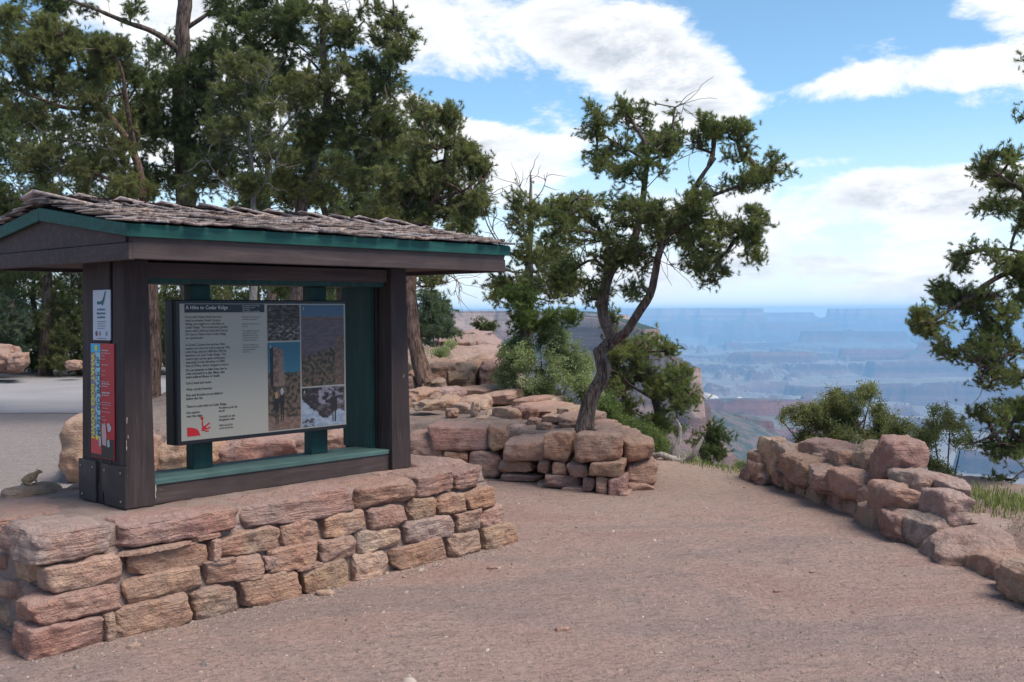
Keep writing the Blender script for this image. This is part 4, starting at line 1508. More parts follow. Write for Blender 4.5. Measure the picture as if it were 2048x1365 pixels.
# side of the wall running back along the rim
for k, (x, y, z, sz, rz) in enumerate([(1.06, 9.55, 0.36, (0.3, 0.55, 0.24), 0.1), (1.10, 9.55, 0.14, (0.3, 0.5, 0.22), 0.05), (1.08, 9.5, 0.0, (0.3, 0.5, 0.16), 0), (1.02, 10.1, 0.3, (0.3, 0.6, 0.3), 0.2), (1.04, 10.1, 0.05, (0.3, 0.6, 0.3), 0.2)]):
    stone('stone', Vector((x, y, z)) - planter.location, sz, rz, (0, 0), TAN, planter, round_=0.35, chips=8, rough=0.06, n=14)

# long boulder wall continuing behind the kiosk
bwall = thing('retaining_wall', 'low wall of large rough boulders seen through the kiosk opening below the display panel', 'stone wall', (-2.0, 10.1, 0))
for (x0, y0, x1, y1, dep, c) in [(138, 832, 215, 985, .6, BUFF), (200, 868, 322, 965, .5, TAN), (318, 878, 445, 950, .5, TAN), (310, 935, 450, 1000, .5, ROSE), (430, 872, 602, 935, .55, RED), (440, 930, 600, 990, .5, ROSE), (590, 868, 655, 925, .5, RED), (645, 862, 720, 920, .5, TAN),
                                 (700, 855, 850, 930, .5, ROSE), (600, 918, 830, 980, .5, RED), (165, 950, 330, 1000, .5, ROSE)]:
    o = rock_px('boulder', x0, y0, x1, y1, wall_d((x0 + x1) / 2), dep, R(RNG.uniform(-8, 8)), col=c, round_=0.5, chips=9, rough=0.10, n=20)
    o.location -= bwall.location
    o.parent = bwall

# natural ledge along the rim and rubble on the bank: loose rocks, each its own thing
GL = 'flat limestone ledges along the rim of the bank'
LEDGE = [((480, 474, 800, 545), 12.9, 1.0), ((655, 500, 895, 572), 12.3, .9), ((848, 545, 1085, 602), 11.8, .9), ((925, 592, 1175, 662), 11.4, .8), ((1035, 622, 1295, 684), 11.1, .8), ((1055, 664, 1255, 722), 10.8, .6),
         ((1165, 668, 1335, 762), 10.5, .5), ((1325, 655, 1445, 742), 10.3, .45), ((1395, 720, 1525, 765), 10.0, .5), ((1395, 755, 1555, 810), 9.7, .5), ((900, 560, 1130, 640), 12.0, .8), ((1200, 620, 1340, 672), 10.9, .6), ((1420, 790, 1590, 830), 9.4, .5)]
for b, d, dep in LEDGE:
    x0, y0, x1, y1 = Z1(b)
    rock_px('ledge_rock', x0, y0, x1, y1 + 6, d, dep, R(RNG.uniform(-35, -15)), col=[BUFF, TAN, BUFF, ROSE][int(RNG.integers(4))], round_=0.16, chips=10, rough=0.05, n=20, layer=0.05, lo=0.8,
            label='flat pale limestone slab of the stepped ledge along the rim behind the twisted pinyon', cat='rock', group=GL)
GR = 'broken rocks scattered over the bank'
RUB = [((240, 485, 470, 572), 12.6, .6), ((250, 545, 450, 650), 12.0, .5), ((440, 550, 655, 680), 12.0, .6), ((120, 578, 295, 632), 11.4, .4), ((180, 418, 335, 482), 13.0, .6), ((60, 350, 165, 425), 13.2, .6), ((60, 400, 155, 500), 12.8, .5),
       ((720, 630, 840, 740), 11.0, .4), ((830, 625, 945, 745), 11.0, .35), ((640, 650, 720, 700), 11.3, .3), ((60, 490, 250, 610), 12.2, .6), ((420, 600, 520, 680), 11.6, .4), ((150, 520, 260, 580), 12.4, .4), ((800, 750, 900, 800), 10.5, .3),
       ((920, 700, 1010, 750), 10.7, .3), ((1000, 740, 1080, 790), 10.3, .25), ((560, 690, 640, 730), 11.0, .25), ((330, 640, 420, 690), 11.2, .25)]
for b, d, dep in RUB:
    x0, y0, x1, y1 = Z1(b)
    rock_px('rock', x0, y0, x1, y1 + 4, d, dep, R(RNG.uniform(-40, 40)), col=[ROSE, TAN, BUFF, GREYP][int(RNG.integers(4))], round_=0.30, chips=14, rough=0.10, n=14, layer=0.05,
            label='broken sandstone rock lying on the bare bank above the retaining wall', cat='rock', group=GR)
x0, y0, x1, y1 = Z1((508, 590, 560, 692))
rock_px('rock', x0, y0, x1, y1, 11.2, .12, 0.2, (0.05, 0.1), col=BUFF, round_=0.25, chips=8, n=14, label='small upright pale yellow rock standing on the bank above the retaining wall', cat='rock')
# the outcrop with rounded steps
for b, d, dep, c, lab in [((190, 290, 425, 485), 13.9, 1.6, TAN, 'left rounded yellowish bulge of the outcrop beside the leaning tree trunk'), ((375, 286, 625, 498), 13.8, 1.8, TAN, 'middle rounded orange tan bulge of the limestone outcrop'),
                          ((585, 298, 795, 480), 14.0, 1.8, ROSE, 'right pinkish weathered bulge of the outcrop next to the large grey green shrub'), ((40, 268, 240, 430), 14.2, 1.5, BUFF, 'pale yellow rock of the outcrop right behind the kiosk post')]:
    x0, y0, x1, y1 = Z1(b)
    rock_px('outcrop_rock', x0, y0, x1, y1, d, dep, R(RNG.uniform(-12, 12)), col=c, round_=0.34, chips=14, rough=0.13, n=30, layer=0.03, label=lab, cat='rock outcrop')
for (x0, y0, x1, y1), d, dep, lab in [((848, 694, 1012, 730), 15.2, 2.6, 'wide layered grey rock shelf on top of the rounded outcrop'), ((880, 676, 998, 712), 17.0, 2.8, 'second grey rock shelf stepping back along the rim'),
                                      ((895, 664, 988, 694), 19.2, 2.6, 'farthest grey rock shelf at the tip of the rim with a little dark tree behind')]:
    rock_px('rock_shelf', x0, y0, x1, y1, d, dep, R(-6), col=GREYP, round_=0.14, chips=14, rough=0.09, n=30, layer=0.09, label=lab, cat='rock outcrop')

# ---- boulder wall on the right of the trail
rwall = thing('boulder_wall', 'long low wall of rough tan boulders edging the right side of the dirt trail', 'stone wall', (2.4, 8.0, 0))


def rd(px):
    return float(np.interp(px, [1485, 1596, 1692, 1765, 1860, 1992, 2040, 2100], [9.85, 9.0, 8.13, 7.6, 6.79, 6.17, 5.82, 5.5]))


RW = [  # bottom course
    ((12, 560, 90, 640), 0, .3, ROSE), ((60, 515, 145, 622), 0, .3, BUFF), ((78, 572, 195, 648), 0, .3, ROSE), ((188, 582, 280, 660), 0, .3, TAN), ((245, 612, 332, 685), 0, .3, TAN), ((322, 648, 415, 728), 0, .28, ROSE), ((398, 662, 522, 782), 0, .3, ROSE),
    ((513, 688, 610, 828), 0, .35, RED), ((600, 732, 708, 852), 0, .35, ROSE), ((694, 745, 824, 922), -.03, .35, ROSE), ((812, 800, 968, 966), -.04, .35, RED), ((925, 815, 1205, 1020), 0, .5, GREYP), ((1078, 915, 1510, 1158), 0, .5, GREYP),
    ((1335, 1035, 1640, 1205), 0, .45, ROSE), ((1492, 1120, 1620, 1258), -.05, .3, ROSE), ((1560, 1110, 1760, 1330), -.1, .4, ROSE), ((1700, 1190, 2000, 1400), -.1, .5, TAN), ((1900, 1290, 2250, 1540), -.2, .5, ROSE), ((2200, 1400, 2600, 1700), -.3, .5, GREYP),
    # second course
    ((60, 465, 142, 560), .05, .35, ROSE), ((133, 392, 225, 585), .0, .5, BUFF), ((200, 425, 368, 605), .05, .5, GREYP), ((270, 484, 530, 655), .02, .5, TAN), ((402, 540, 665, 694), .0, .42, ROSE), ((548, 573, 768, 730), .0, .42, TAN), ((670, 648, 805, 765), .02, .35, ROSE),
    ((775, 645, 1075, 835), .0, .42, ROSE), ((1072, 685, 1262, 905), .22, .36, GREYP), ((980, 760, 1090, 850), .2, .4, ROSE), ((1100, 615, 1265, 712), .5, .5, GREYP),
    # top
    ((355, 402, 662, 570), .5, .5, ROSE), ((390, 462, 522, 505), .35, .3, BUFF), ((518, 448, 662, 565), .35, .35, TAN), ((150, 385, 255, 440), .3, .3, BUFF), ((878, 566, 1135, 712), .35, .5, GREYP)]
for b, dd, dep, c in RW:
    x0, y0, x1, y1 = Z2(b)
    base = rd((x0 + x1) / 2 if dd >= 0 else x1)
    o = rock_px('stone', x0, y0, x1, y1, base + dd, dep, R(RNG.uniform(-6, 14)), col=c, round_=0.28 if dep < .5 else 0.4, chips=12, rough=0.085, n=20, lo=0.78)
    o.location -= rwall.location
    o.parent = rwall
for b, dd, dep, c, lab in [((652, 408, 805, 612), .42, .42, BUFF, 'pale upright boulder on top of the right wall, left one of the tall pair'), ((752, 382, 1010, 655), .30, .5, RED, 'tall rounded reddish brown boulder standing on top of the right wall'),
                           ((1240, 835, 1570, 958), .75, .5, GREYP, 'low flat grey rock lying on the soil just behind the right wall'), ((1275, 765, 1425, 868), 1.2, .5, GREYP, 'grey pink rock half hidden behind the grey boulders of the right wall near the grass')]:
    x0, y0, x1, y1 = Z2(b)
    rock_px('boulder', x0, y0, x1, y1, rd((x0 + x1) / 2) + dd, dep, R(RNG.uniform(-8, 8)), col=c, round_=0.6, chips=8, rough=0.09, n=20, label=lab, cat='boulder')
# rocks at the far left across the paved path
for (x0, y0, x1, y1), d, dep, c, lab in [((-60, 690, 42, 745), 24.5, 1.2, RED, 'layered red boulder at the left edge beyond the paved path'), ((20, 706, 56, 740), 24.3, .7, RED, 'smaller red rock touching the layered boulder beyond the paved path'),
                                         ((131, 721, 163, 740), 25.3, .4, ROSE, 'small pale pink rock in front of the grass clump beyond the path')]:
    rock_px('boulder', x0, y0, x1, y1, d, dep, 0.2, col=c, round_=0.4, chips=10, rough=0.10, n=20, layer=0.05, label=lab, cat='boulder')
# loose pebbles and chips on the trail: nobody could count them
def pebbles():
    rg = np.random.default_rng(11)
    V0, F0 = CG[6]
    sel = np.array([[-1, -1, -1], [1, -1, -1], [1, 1, -1], [-1, 1, -1], [-.6, -.7, 1], [.7, -.6, 1], [.6, .7, 1], [-.7, .6, 1]], float)
    Fq = np.array([(0, 1, 5, 4), (1, 2, 6, 5), (2, 3, 7, 6), (3, 0, 4, 7), (4, 5, 6, 7)])
    n = 16000
    y = 3.0 + 8 * rg.random(n) ** 1.4
    x = rg.uniform(-0.62, 0.52, n) * y
    keep = (sdist(x, y, LAND) < -0.1)
    # not inside the plinth
    dx, dy = x - KX, y - KY
    u = dx * KU.x + dy * KU.y
    v = dx * KV.x + dy * KV.y
    keep &= ~((u > -0.6) & (u < 2.5) & (v > -0.42) & (v < 1.0))
    x, y = x[keep], y[keep]
    # more stones gather at the foot of the plinth and walls
    m = 1300
    uu = rg.uniform(-0.7, 2.7, m)
    vv = -0.47 - np.abs(rg.normal(0, 0.09, m))
    x = np.concatenate([x, KX + uu * KU.x + vv * KV.x])
    y = np.concatenate([y, KY + uu * KU.y + vv * KV.y])
    n = len(x)
    s = np.clip(rg.lognormal(-5.75, 0.5, n), 0.0014, 0.016)
    big = rg.random(n) < 0.006
    s[big] *= 1.6
    z = gz(x, y)
    a = rg.uniform(0, 6.28, n)
    V = sel[None] * (1 + 0.25 * rg.normal(size=(n, 8, 1))) * np.stack([s, s * rg.uniform(.6, 1, n), s * rg.uniform(.3, .6, n)], 1)[:, None]
    X = V[..., 0] * np.cos(a)[:, None] - V[..., 1] * np.sin(a)[:, None] + x[:, None]
    Y = V[..., 0] * np.sin(a)[:, None] + V[..., 1] * np.cos(a)[:, None] + y[:, None]
    Zz = V[..., 2] + z[:, None] + s[:, None] * 0.15
    P = np.stack([X, Y, Zz], -1).reshape(-1, 3)
    F = (np.arange(n)[:, None, None] * 8 + Fq[None]).reshape(-1, 4)
    me = mesh_np('loose_gravel', P, F)
    t = rg.uniform(0.4, 0.85, n)
    pal = np.array([(0.34, 0.25, 0.22), (0.40, 0.30, 0.25), (0.27, 0.22, 0.21), (0.46, 0.37, 0.32)])[rg.integers(0, 4, n)] * t[:, None]
    set_col(me, 'Col', np.repeat(pal, 8, 0))
    tag(link('loose_gravel', me, vcol_mat('pebble_stone', 'Col', 0.9)), 'small pebbles and chips scattered over the dirt trail', 'gravel', kind='stuff')


pebbles()
for (px, py, s, c, lab) in [(1556, 1182, 0.022, RED, 'small dark red stone alone in the middle of the dirt trail'), (650, 1190, 0.045, BUFF, 'pale fist sized stone on the dirt at the foot of the plinth'), (745, 1145, 0.04, ROSE, 'small pinkish stone beside the plinth front near its third lowest block'),
                            (1125, 1260, 0.03, BUFF, 'thin pale chip of stone in the near foreground of the trail'), (268, 1295, 0.03, BUFF, 'pale chip of stone near the lowest left corner block of the plinth'), (985, 1140, 0.03, ROSE, 'small flat stone beyond the right end of the plinth front'), (1625, 1145, 0.02, BUFF, 'tiny pale chip of stone on the right half of the dirt trail')]:
    P = onz(px, py, 0.0)
    stone('pebble', (P.x, P.y, gzp(P.x, P.y) + s * 0.2), (s * 2.2, s * 1.3, s * 0.7), R(RNG.uniform(0, 90)), (0, 0), c, n=6, chips=6, label=lab, cat='stone')


# ------------------------------------------------------------------ trees
def sweep(path, rad, sides, V, F, seedv=0.0, lump=0.0):
    path = np.asarray(path)
    n = len(path)
    T = np.gradient(path, axis=0)
    T /= np.linalg.norm(T, axis=1)[:, None] + 1e-9
    ref = np.array([0.31, 0.17, 0.93])
    if abs(T[0] @ ref) > 0.9:
        ref = np.array([1.0, 0, 0])
    A = np.cross(T, ref)
    A /= np.linalg.norm(A, axis=1)[:, None] + 1e-9
    B = np.cross(T, A)
    ang = np.linspace(0, 2 * math.pi, sides, endpoint=False)
    P = path[:, None] + (A[:, None] * np.cos(ang)[None, :, None] + B[:, None] * np.sin(ang)[None, :, None]) * np.asarray(rad)[:, None, None]
    if lump > 0:
        d = P - path[:, None]
        L = np.linalg.norm(d, axis=2, keepdims=True) + 1e-9
        q = P * np.array([9, 9, 2.2]) + seedv
        P = P + d / L * (fbm(q, 3)[..., None] * lump * np.asarray(rad)[:, None, None])
    base = sum(len(v) for v in V)
    V.append(P.reshape(-1, 3))
    i = np.arange(n - 1)[:, None] * sides
    j = np.arange(sides)[None]
    jn = (j + 1) % sides
    f = np.stack([i + j, i + jn, i + sides + jn, i + sides + j], -1).reshape(-1, 4) + base
    F.append(f)
    # tip cap as a collapsed ring
    F.append(np.array([[base + (n - 1) * sides + k % sides for k in (0, 1, 2, 3 if sides > 3 else 0)]]) if sides >= 4 else np.zeros((0, 4), int))


def smooth_path(pts, step):
    """Catmull-Rom through the points, resampled"""
    P = [np.array(p, float) for p in pts]
    if len(P) == 2:
        P = [P[0], (P[0] + P[1]) / 2, P[1]]
    Q = [2 * P[0] - P[1]] + P + [2 * P[-1] - P[-2]]
    out = []
    for k in range(1, len(Q) - 2):
        p0, p1, p2, p3 = Q[k - 1:k + 3]
        n = max(2, int(np.linalg.norm(p2 - p1) / step))
        for t in np.linspace(0, 1, n, endpoint=False):
            out.append(0.5 * ((2 * p1) + (-p0 + p2) * t + (2 * p0 - 5 * p1 + 4 * p2 - p3) * t * t + (-p0 + 3 * p1 - 3 * p2 + p3) * t ** 3))
    out.append(P[-1])
    return np.array(out)


def proto_tufts(kind, rg, count=6):
    """a few prototype leaf clusters pointing along +Z; returns list of (verts (n,3), faces)"""
    out = []
    for _ in range(count):
        V, F = [], []
        if kind == 'needle':
            n = 46
            for k in range(n):
                t = rg.uniform(0.0, 1.0)
                th = rg.uniform(0, 6.283)
                sp = rg.uniform(0.35, 1.25) * (0.6 + 0.6 * (1 - t))
                d = np.array([math.cos(th) * math.sin(sp), math.sin(th) * math.sin(sp), math.cos(sp)])
                o = np.array([0, 0, t * 0.9 - 0.25])
                L = rg.uniform(0.5, 0.85)
                s = np.cross(d, rg.normal(size=3))
                s /= np.linalg.norm(s) + 1e-9
                w = 0.036
                b = len(V)
                V += [o - s * w, o + s * w, o + d * L]
                F.append((b, b + 1, b + 2))
        elif kind == 'leaf':
            n = 16
            for k in range(n):
                o = rg.normal(size=3) * 0.42
                d = rg.normal(size=3)
                d /= np.linalg.norm(d)
                s = np.cross(d, rg.normal(size=3))
                s /= np.linalg.norm(s) + 1e-9
                L, w = rg.uniform(0.28, 0.5), rg.uniform(0.09, 0.15)
                b = len(V)
                V += [o, o + d * L * 0.5 + s * w, o + d * L, o + d * L * 0.5 - s * w]
                F += [(b, b + 1, b + 2), (b, b + 2, b + 3)]
        elif kind == 'scale':      # juniper: short dense feathery sprays
            n = 26
            for k in range(n):
                o = rg.normal(size=3) * np.array([0.34, 0.34, 0.38])
                d = rg.normal(size=3) * 0.6 + np.array([0, 0, 0.6])
                d /= np.linalg.norm(d)
                s = np.cross(d, rg.normal(size=3))
                s /= np.linalg.norm(s) + 1e-9
                L, w = rg.uniform(0.25, 0.5), rg.uniform(0.05, 0.09)
                b = len(V)
                V += [o - s * w * .5, o + s * w, o + d * L]
                F.append((b, b + 1, b + 2))
        out.append((np.array(V), np.array(F)))
    return out


PROTO = {}


def foliage(P, D, size, kind, rg, tint):
    """P (n,3) positions, D (n,3) directions"""
    if kind not in PROTO:
        PROTO[kind] = proto_tufts(kind, np.random.default_rng(21))
    pr = PROTO[kind]
    n = len(P)
    D = D / (np.linalg.norm(D, axis=1)[:, None] + 1e-9)
    r = rg.normal(size=(n, 3))
    A = np.cross(D, r)
    A /= np.linalg.norm(A, axis=1)[:, None] + 1e-9
    B = np.cross(D, A)
    M = np.stack([A, B, D], -1)
    S = size * rg.uniform(0.75, 1.25, n)
    pick = rg.integers(0, len(pr), n)
    Vs, Fs, Ts = [], [], []
    off = 0
    for k, (pv, pf_) in enumerate(pr):
        idx = np.where(pick == k)[0]
        if not len(idx):
            continue
        q = np.einsum('nij,vj->nvi', M[idx], pv) * S[idx][:, None, None] + P[idx][:, None]
        Vs.append(q.reshape(-1, 3))
        Fs.append((pf_[None] + (np.arange(len(idx)) * len(pv))[:, None, None] + off).reshape(-1, 3))
        Ts.append(np.repeat(tint[idx], len(pv)))
        off += len(idx) * len(pv)
    return np.concatenate(Vs), np.concatenate(Fs), np.concatenate(Ts)


_ts = [0]


def tree(name, label, cat, limbs, blobs, bark, leafm, kind='needle', size=0.06, dens=1.0, dead=None, group=None, grav=0.0, crown_name='crown', twig_r=0.0028, base_flare=1.25,
         extra=1.6, maxr=0.03, deadmat=None):
    """limbs: list of ([(px,py,d),...], r0, r1); blobs: (px, py, rx, ry, d, rdepth_m, n) clumps of foliage
    in the shape of the crown; twigs grow from the limbs through every clump."""
    _ts[0] += 1
    rg = np.random.default_rng(300 + _ts[0])
    nodes, nr, par = [], [], []
    Vb, Fb = [], []
    base = None
    for li, (pts, r0, r1) in enumerate(limbs):
        W3 = [np.array(at(*p)) if len(p) == 3 else np.array(p[:3]) for p in pts]
        path = smooth_path(W3, 0.07)
        n = len(path)
        t = np.linspace(0, 1, n)
        rad = r0 + (r1 - r0) * t ** 0.85
        if base is None:
            base = path[0].copy()
            fl = 1 + (base_flare - 1) * np.exp(-np.linspace(0, n * 0.07, n) / 0.12)
            rad = rad * fl
        wob = np.stack([fbm(np.stack([t * n * 0.07 * 2.2 + li * 7.1 + k * 3.3, 0 * t, 0 * t], 1), 3) for k in range(3)], 1)
        path = path + wob * 0.035 * sst(t, 0, 0.1)[:, None] * min(1.0, max(r0, .02) * 14)
        sweep(path, rad, 14 if r0 > 0.05 else (8 if r0 > 0.02 else 5), Vb, Fb, li * 3.0 + _ts[0], 0.22 if r0 > 0.03 else 0.1)
        for k in range(0, n, 2):
            if t[k] > (0.25 if li == 0 else 0.12):
                nodes.append(path[k])
                nr.append(rad[k])
                par.append(-1)
    nsk = len(nodes)
    A = []
    for (px, py, rx, ry, d, rdm, cnt) in blobs:
        c = np.array(at(px, py, d))
        k = d / FPX
        cnt = int(cnt * dens)
        q = rg.normal(size=(cnt * 4, 3))
        q /= np.linalg.norm(q, axis=1)[:, None]
        rr = rg.random(cnt * 4) ** 0.38
        q = q * rr[:, None]
        # break the clump up: keep the points where a coarse noise is high
        w = q * np.array([rx * k, rdm, ry * k]) + c
        s = fbm(w * 2.6 + _ts[0] * 9, 2) + 0.55 * fbm(w * 6.5 + 40, 2)
        o = np.argsort(-s)[:cnt]
        A.append(w[o])
    A = np.concatenate(A)
    nA = len(A)
    N = np.concatenate([np.array(nodes), A])
    # greedy growth from the skeleton
    depth = np.zeros(nsk + nA)
    parent = np.full(nsk + nA, -1)
    cost = np.full(nA, 1e9)
    pa = np.full(nA, -1)
    SK = np.array(nodes)
    for a0 in range(0, nA, 400):
        dd = np.linalg.norm(A[a0:a0 + 400, None] - SK[None], axis=2)
        pa[a0:a0 + 400] = dd.argmin(1)
        cost[a0:a0 + 400] = dd.min(1)
    done = np.zeros(nA, bool)
    order = []
    for _ in range(nA):
        i = int(np.argmin(cost))
        parent[nsk + i] = pa[i]
        depth[nsk + i] = depth[pa[i]] + np.linalg.norm(N[nsk + i] - N[pa[i]])
        done[i] = True
        cost[i] = 1e9
        order.append(nsk + i)
        dn = np.linalg.norm(A - A[i], axis=1) + 0.28 * depth[nsk + i]
        k = (dn < cost) & ~done
        cost[k] = dn[k]
        pa[k] = nsk + i
    # pipe-model radii
    rad2 = np.full(nsk + nA, twig_r ** 2.2)
    child = {}
    for i in reversed(order):
        p = parent[i]
        rad2[p] = (rad2[p] if p in child or p >= nsk else 0) + rad2[i]
        child.setdefault(p, []).append(i)
    rr = np.minimum(rad2 ** (1 / 2.2), maxr)
    # chains
    for p in list(child.keys()):
        ch = sorted(child[p], key=lambda i: -rad2[i])
        starts = ch if p < nsk else ch[1:]
        for s in starts:
            chain = [p, s]
            while chain[-1] in child:
                chain.append(sorted(child[chain[-1]], key=lambda i: -rad2[i])[0])
            pts = N[chain]
            rc = rr[chain].copy()
            rc[0] = rc[1]
            if len(pts) > 2 or np.linalg.norm(pts[1] - pts[0]) > 0.25:
                pth = smooth_path(pts, 0.09)
                tt = np.linspace(0, 1, len(pth))
                seg = np.concatenate([[0], np.cumsum(np.linalg.norm(np.diff(pts, axis=0), axis=1))])
                seg /= seg[-1]
                rq = np.interp(tt, seg, rc)
                pth = pth + 0.012 * np.stack([pn(pth * 9 + k * 7) for k in range(3)], 1)
            else:
                pth, rq = pts, rc
            sweep(pth, rq, 5 if rc[0] > 0.008 else 4, Vb, Fb)
    root = thing(name, label, cat, tuple(base), 0, group)
    off = base
    me = mesh_np('trunk', np.concatenate(Vb) - off, np.concatenate(Fb), True)
    link('trunk', me, bark, root)
    # foliage tufts on every growth point plus extra ones along the twig towards the parent
    Dn = N[nsk:] - N[parent[nsk:]]
    Dn /= np.linalg.norm(Dn, axis=1)[:, None] + 1e-9
    Dn = Dn + np.array([0, 0, 0.45 - grav]) + rg.normal(size=Dn.shape) * 0.35
    PP, DD = [A], [Dn]
    ne = int(nA * extra)
    idx = rg.integers(0, nA, ne)
    seg = N[parent[nsk + idx]] - A[idx]
    L = np.linalg.norm(seg, axis=1)[:, None] + 1e-9
    tpos = np.minimum(rg.random((ne, 1)) * 0.16, L) / L
    PP.append(A[idx] + seg * tpos + rg.normal(size=(ne, 3)) * size * 0.75)
    DD.append(Dn[idx] + rg.normal(size=(ne, 3)) * 0.6)
    PP, DD = np.concatenate(PP), np.concatenate(DD)
    tint = np.clip(0.5 + 0.42 * fbm(PP * 3.1 + 11, 2) + rg.normal(size=len(PP)) * 0.12, 0, 1)
    V, F, T_ = foliage(PP, DD, size, kind, rg, tint)
    me = mesh_np(crown_name, V - off, F)
    set_col(me, 'tint', T_)
    link(crown_name, me, leafm, root)
    if dead:
        Vd, Fd = [], []
        for item in dead:
            pts, r0, fork = item
            W3 = [np.array(at(*p)) for p in pts]
            path = smooth_path(W3, 0.05)
            n = len(path)
            sweep(path, np.linspace(r0, 0.003, n), 5, Vd, Fd)
            for _ in range(fork):
                k = rg.integers(n // 4, n - 1)
                dirv = path[min(k + 1, n - 1)] - path[k - 1]
                dirv /= np.linalg.norm(dirv) + 1e-9
                side = rg.normal(size=3) * 0.8 + dirv * 0.6
                side /= np.linalg.norm(side)
                L = rg.uniform(0.12, 0.45)
                q = [path[k]]
                for _s in range(5):
                    side = side + rg.normal(size=3) * 0.28
                    side /= np.linalg.norm(side)
                    q.append(q[-1] + side * L / 5)
                sweep(np.array(q), np.linspace(min(r0 * .6, .007), 0.0018, 6), 4, Vd, Fd)
        me = mesh_np('dead_branch', np.concatenate(Vd) - off, np.concatenate(Fd), True)
        link('dead_branches', me, deadmat or M_GREYTWIG, root)
    return root


# the twisted pinyon on the bank
d0 = 9.75
tree('pinyon_pine', 'twisted two stemmed pinyon pine with a bent trunk growing on the bank beside the trail', 'tree',
     [([(1168, 868, 9.75), (1182, 800, 9.8), (1208, 745, 9.85), (1196, 705, 9.85), (1222, 682, 9.9), (1212, 650, 9.95), (1206, 600, 10.0), (1222, 545, 10.0), (1262, 490, 10.05), (1282, 430, 10.1), (1290, 360, 10.1), (1292, 300, 10.1), (1268, 240, 10.1)], 0.078, 0.016),
      ([(1222, 684, 9.9), (1248, 668, 9.75), (1275, 630, 9.65), (1300, 590, 9.6), (1308, 555, 9.6), (1320, 500, 9.55), (1335, 470, 9.5), (1370, 420, 9.4), (1400, 360, 9.3), (1430, 315, 9.3)], 0.046, 0.018),
      ([(1250, 505, 10.05), (1200, 470, 9.9), (1140, 460, 9.7), (1100, 470, 9.6)], 0.024, 0.010),
      ([(1335, 470, 9.5), (1400, 440, 9.3), (1460, 455, 9.2), (1500, 470, 9.1)], 0.024, 0.009),
      ([(1375, 415, 9.4), (1440, 385, 9.3), (1500, 365, 9.2), (1560, 340, 9.2)], 0.022, 0.008),
      ([(1222, 560, 10.0), (1190, 520, 10.2), (1150, 540, 10.4), (1120, 560, 10.5)], 0.020, 0.008),
      ([(1300, 590, 9.6), (1285, 575, 9.6), (1270, 575, 9.6)], 0.02, 0.01),
      ([(1290, 330, 10.1), (1330, 300, 10.0), (1345, 250, 9.9), (1350, 215, 9.9), (1367, 208, 9.9)], 0.014, 0.004),
      ([(1290, 320, 10.1), (1240, 290, 10.1), (1180, 255, 10.2)], 0.014, 0.006)],
     [(1215, 225, 52, 28, 10.1, .4, 90), (1275, 225, 45, 30, 10.1, .4, 70), (1190, 262, 35, 20, 10.1, .3, 45), (1300, 280, 70, 45, 10.1, .45, 170), (1220, 320, 60, 32, 10.1, .45, 110), (1285, 350, 62, 30, 10.0, .4, 110), (1350, 260, 38, 40, 9.9, .3, 60),
      (1440, 275, 62, 30, 9.3, .4, 120), (1480, 285, 38, 40, 9.2, .3, 70), (1540, 345, 42, 40, 9.2, .35, 95), (1480, 360, 60, 25, 9.2, .35, 90), (1395, 250, 30, 25, 9.3, .2, 30),
      (1160, 420, 65, 38, 9.8, .5, 160), (1250, 440, 85, 50, 10.0, .6, 260), (1340, 450, 80, 48, 9.6, .6, 260), (1200, 500, 90, 45, 9.9, .6, 230), (1120, 480, 48, 55, 9.6, .4, 130), (1130, 560, 55, 40, 10.3, .4, 110), (1180, 580, 45, 35, 10.2, .35, 80),
      (1400, 405, 60, 38, 9.3, .45, 130), (1440, 470, 62, 38, 9.2, .45, 150), (1500, 450, 42, 40, 9.1, .3, 90), (1510, 500, 30, 35, 9.1, .25, 50), (1400, 510, 60, 40, 9.4, .45, 130), (1425, 550, 35, 30, 9.3, .25, 50), (1270, 580, 30, 26, 9.6, .2, 36), (1275, 520, 45, 35, 10.0, .4, 70), (1110, 420, 28, 25, 9.6, .3, 35)],
     M_BARK, L_PINYON, 'needle', 0.050, 1.0, extra=1.6,
     dead=[([(1345, 250, 9.9), (1352, 215, 9.9), (1368, 207, 9.9), (1362, 230, 9.9)], .006, 8), ([(1330, 470, 9.5), (1325, 500, 9.4), (1350, 540, 9.4)], .005, 6), ([(1290, 380, 10), (1340, 330, 10.0), (1400, 300, 9.9)], .005, 6), ([(1210, 600, 10), (1235, 560, 9.8), (1250, 535, 9.7)], .005, 4)])

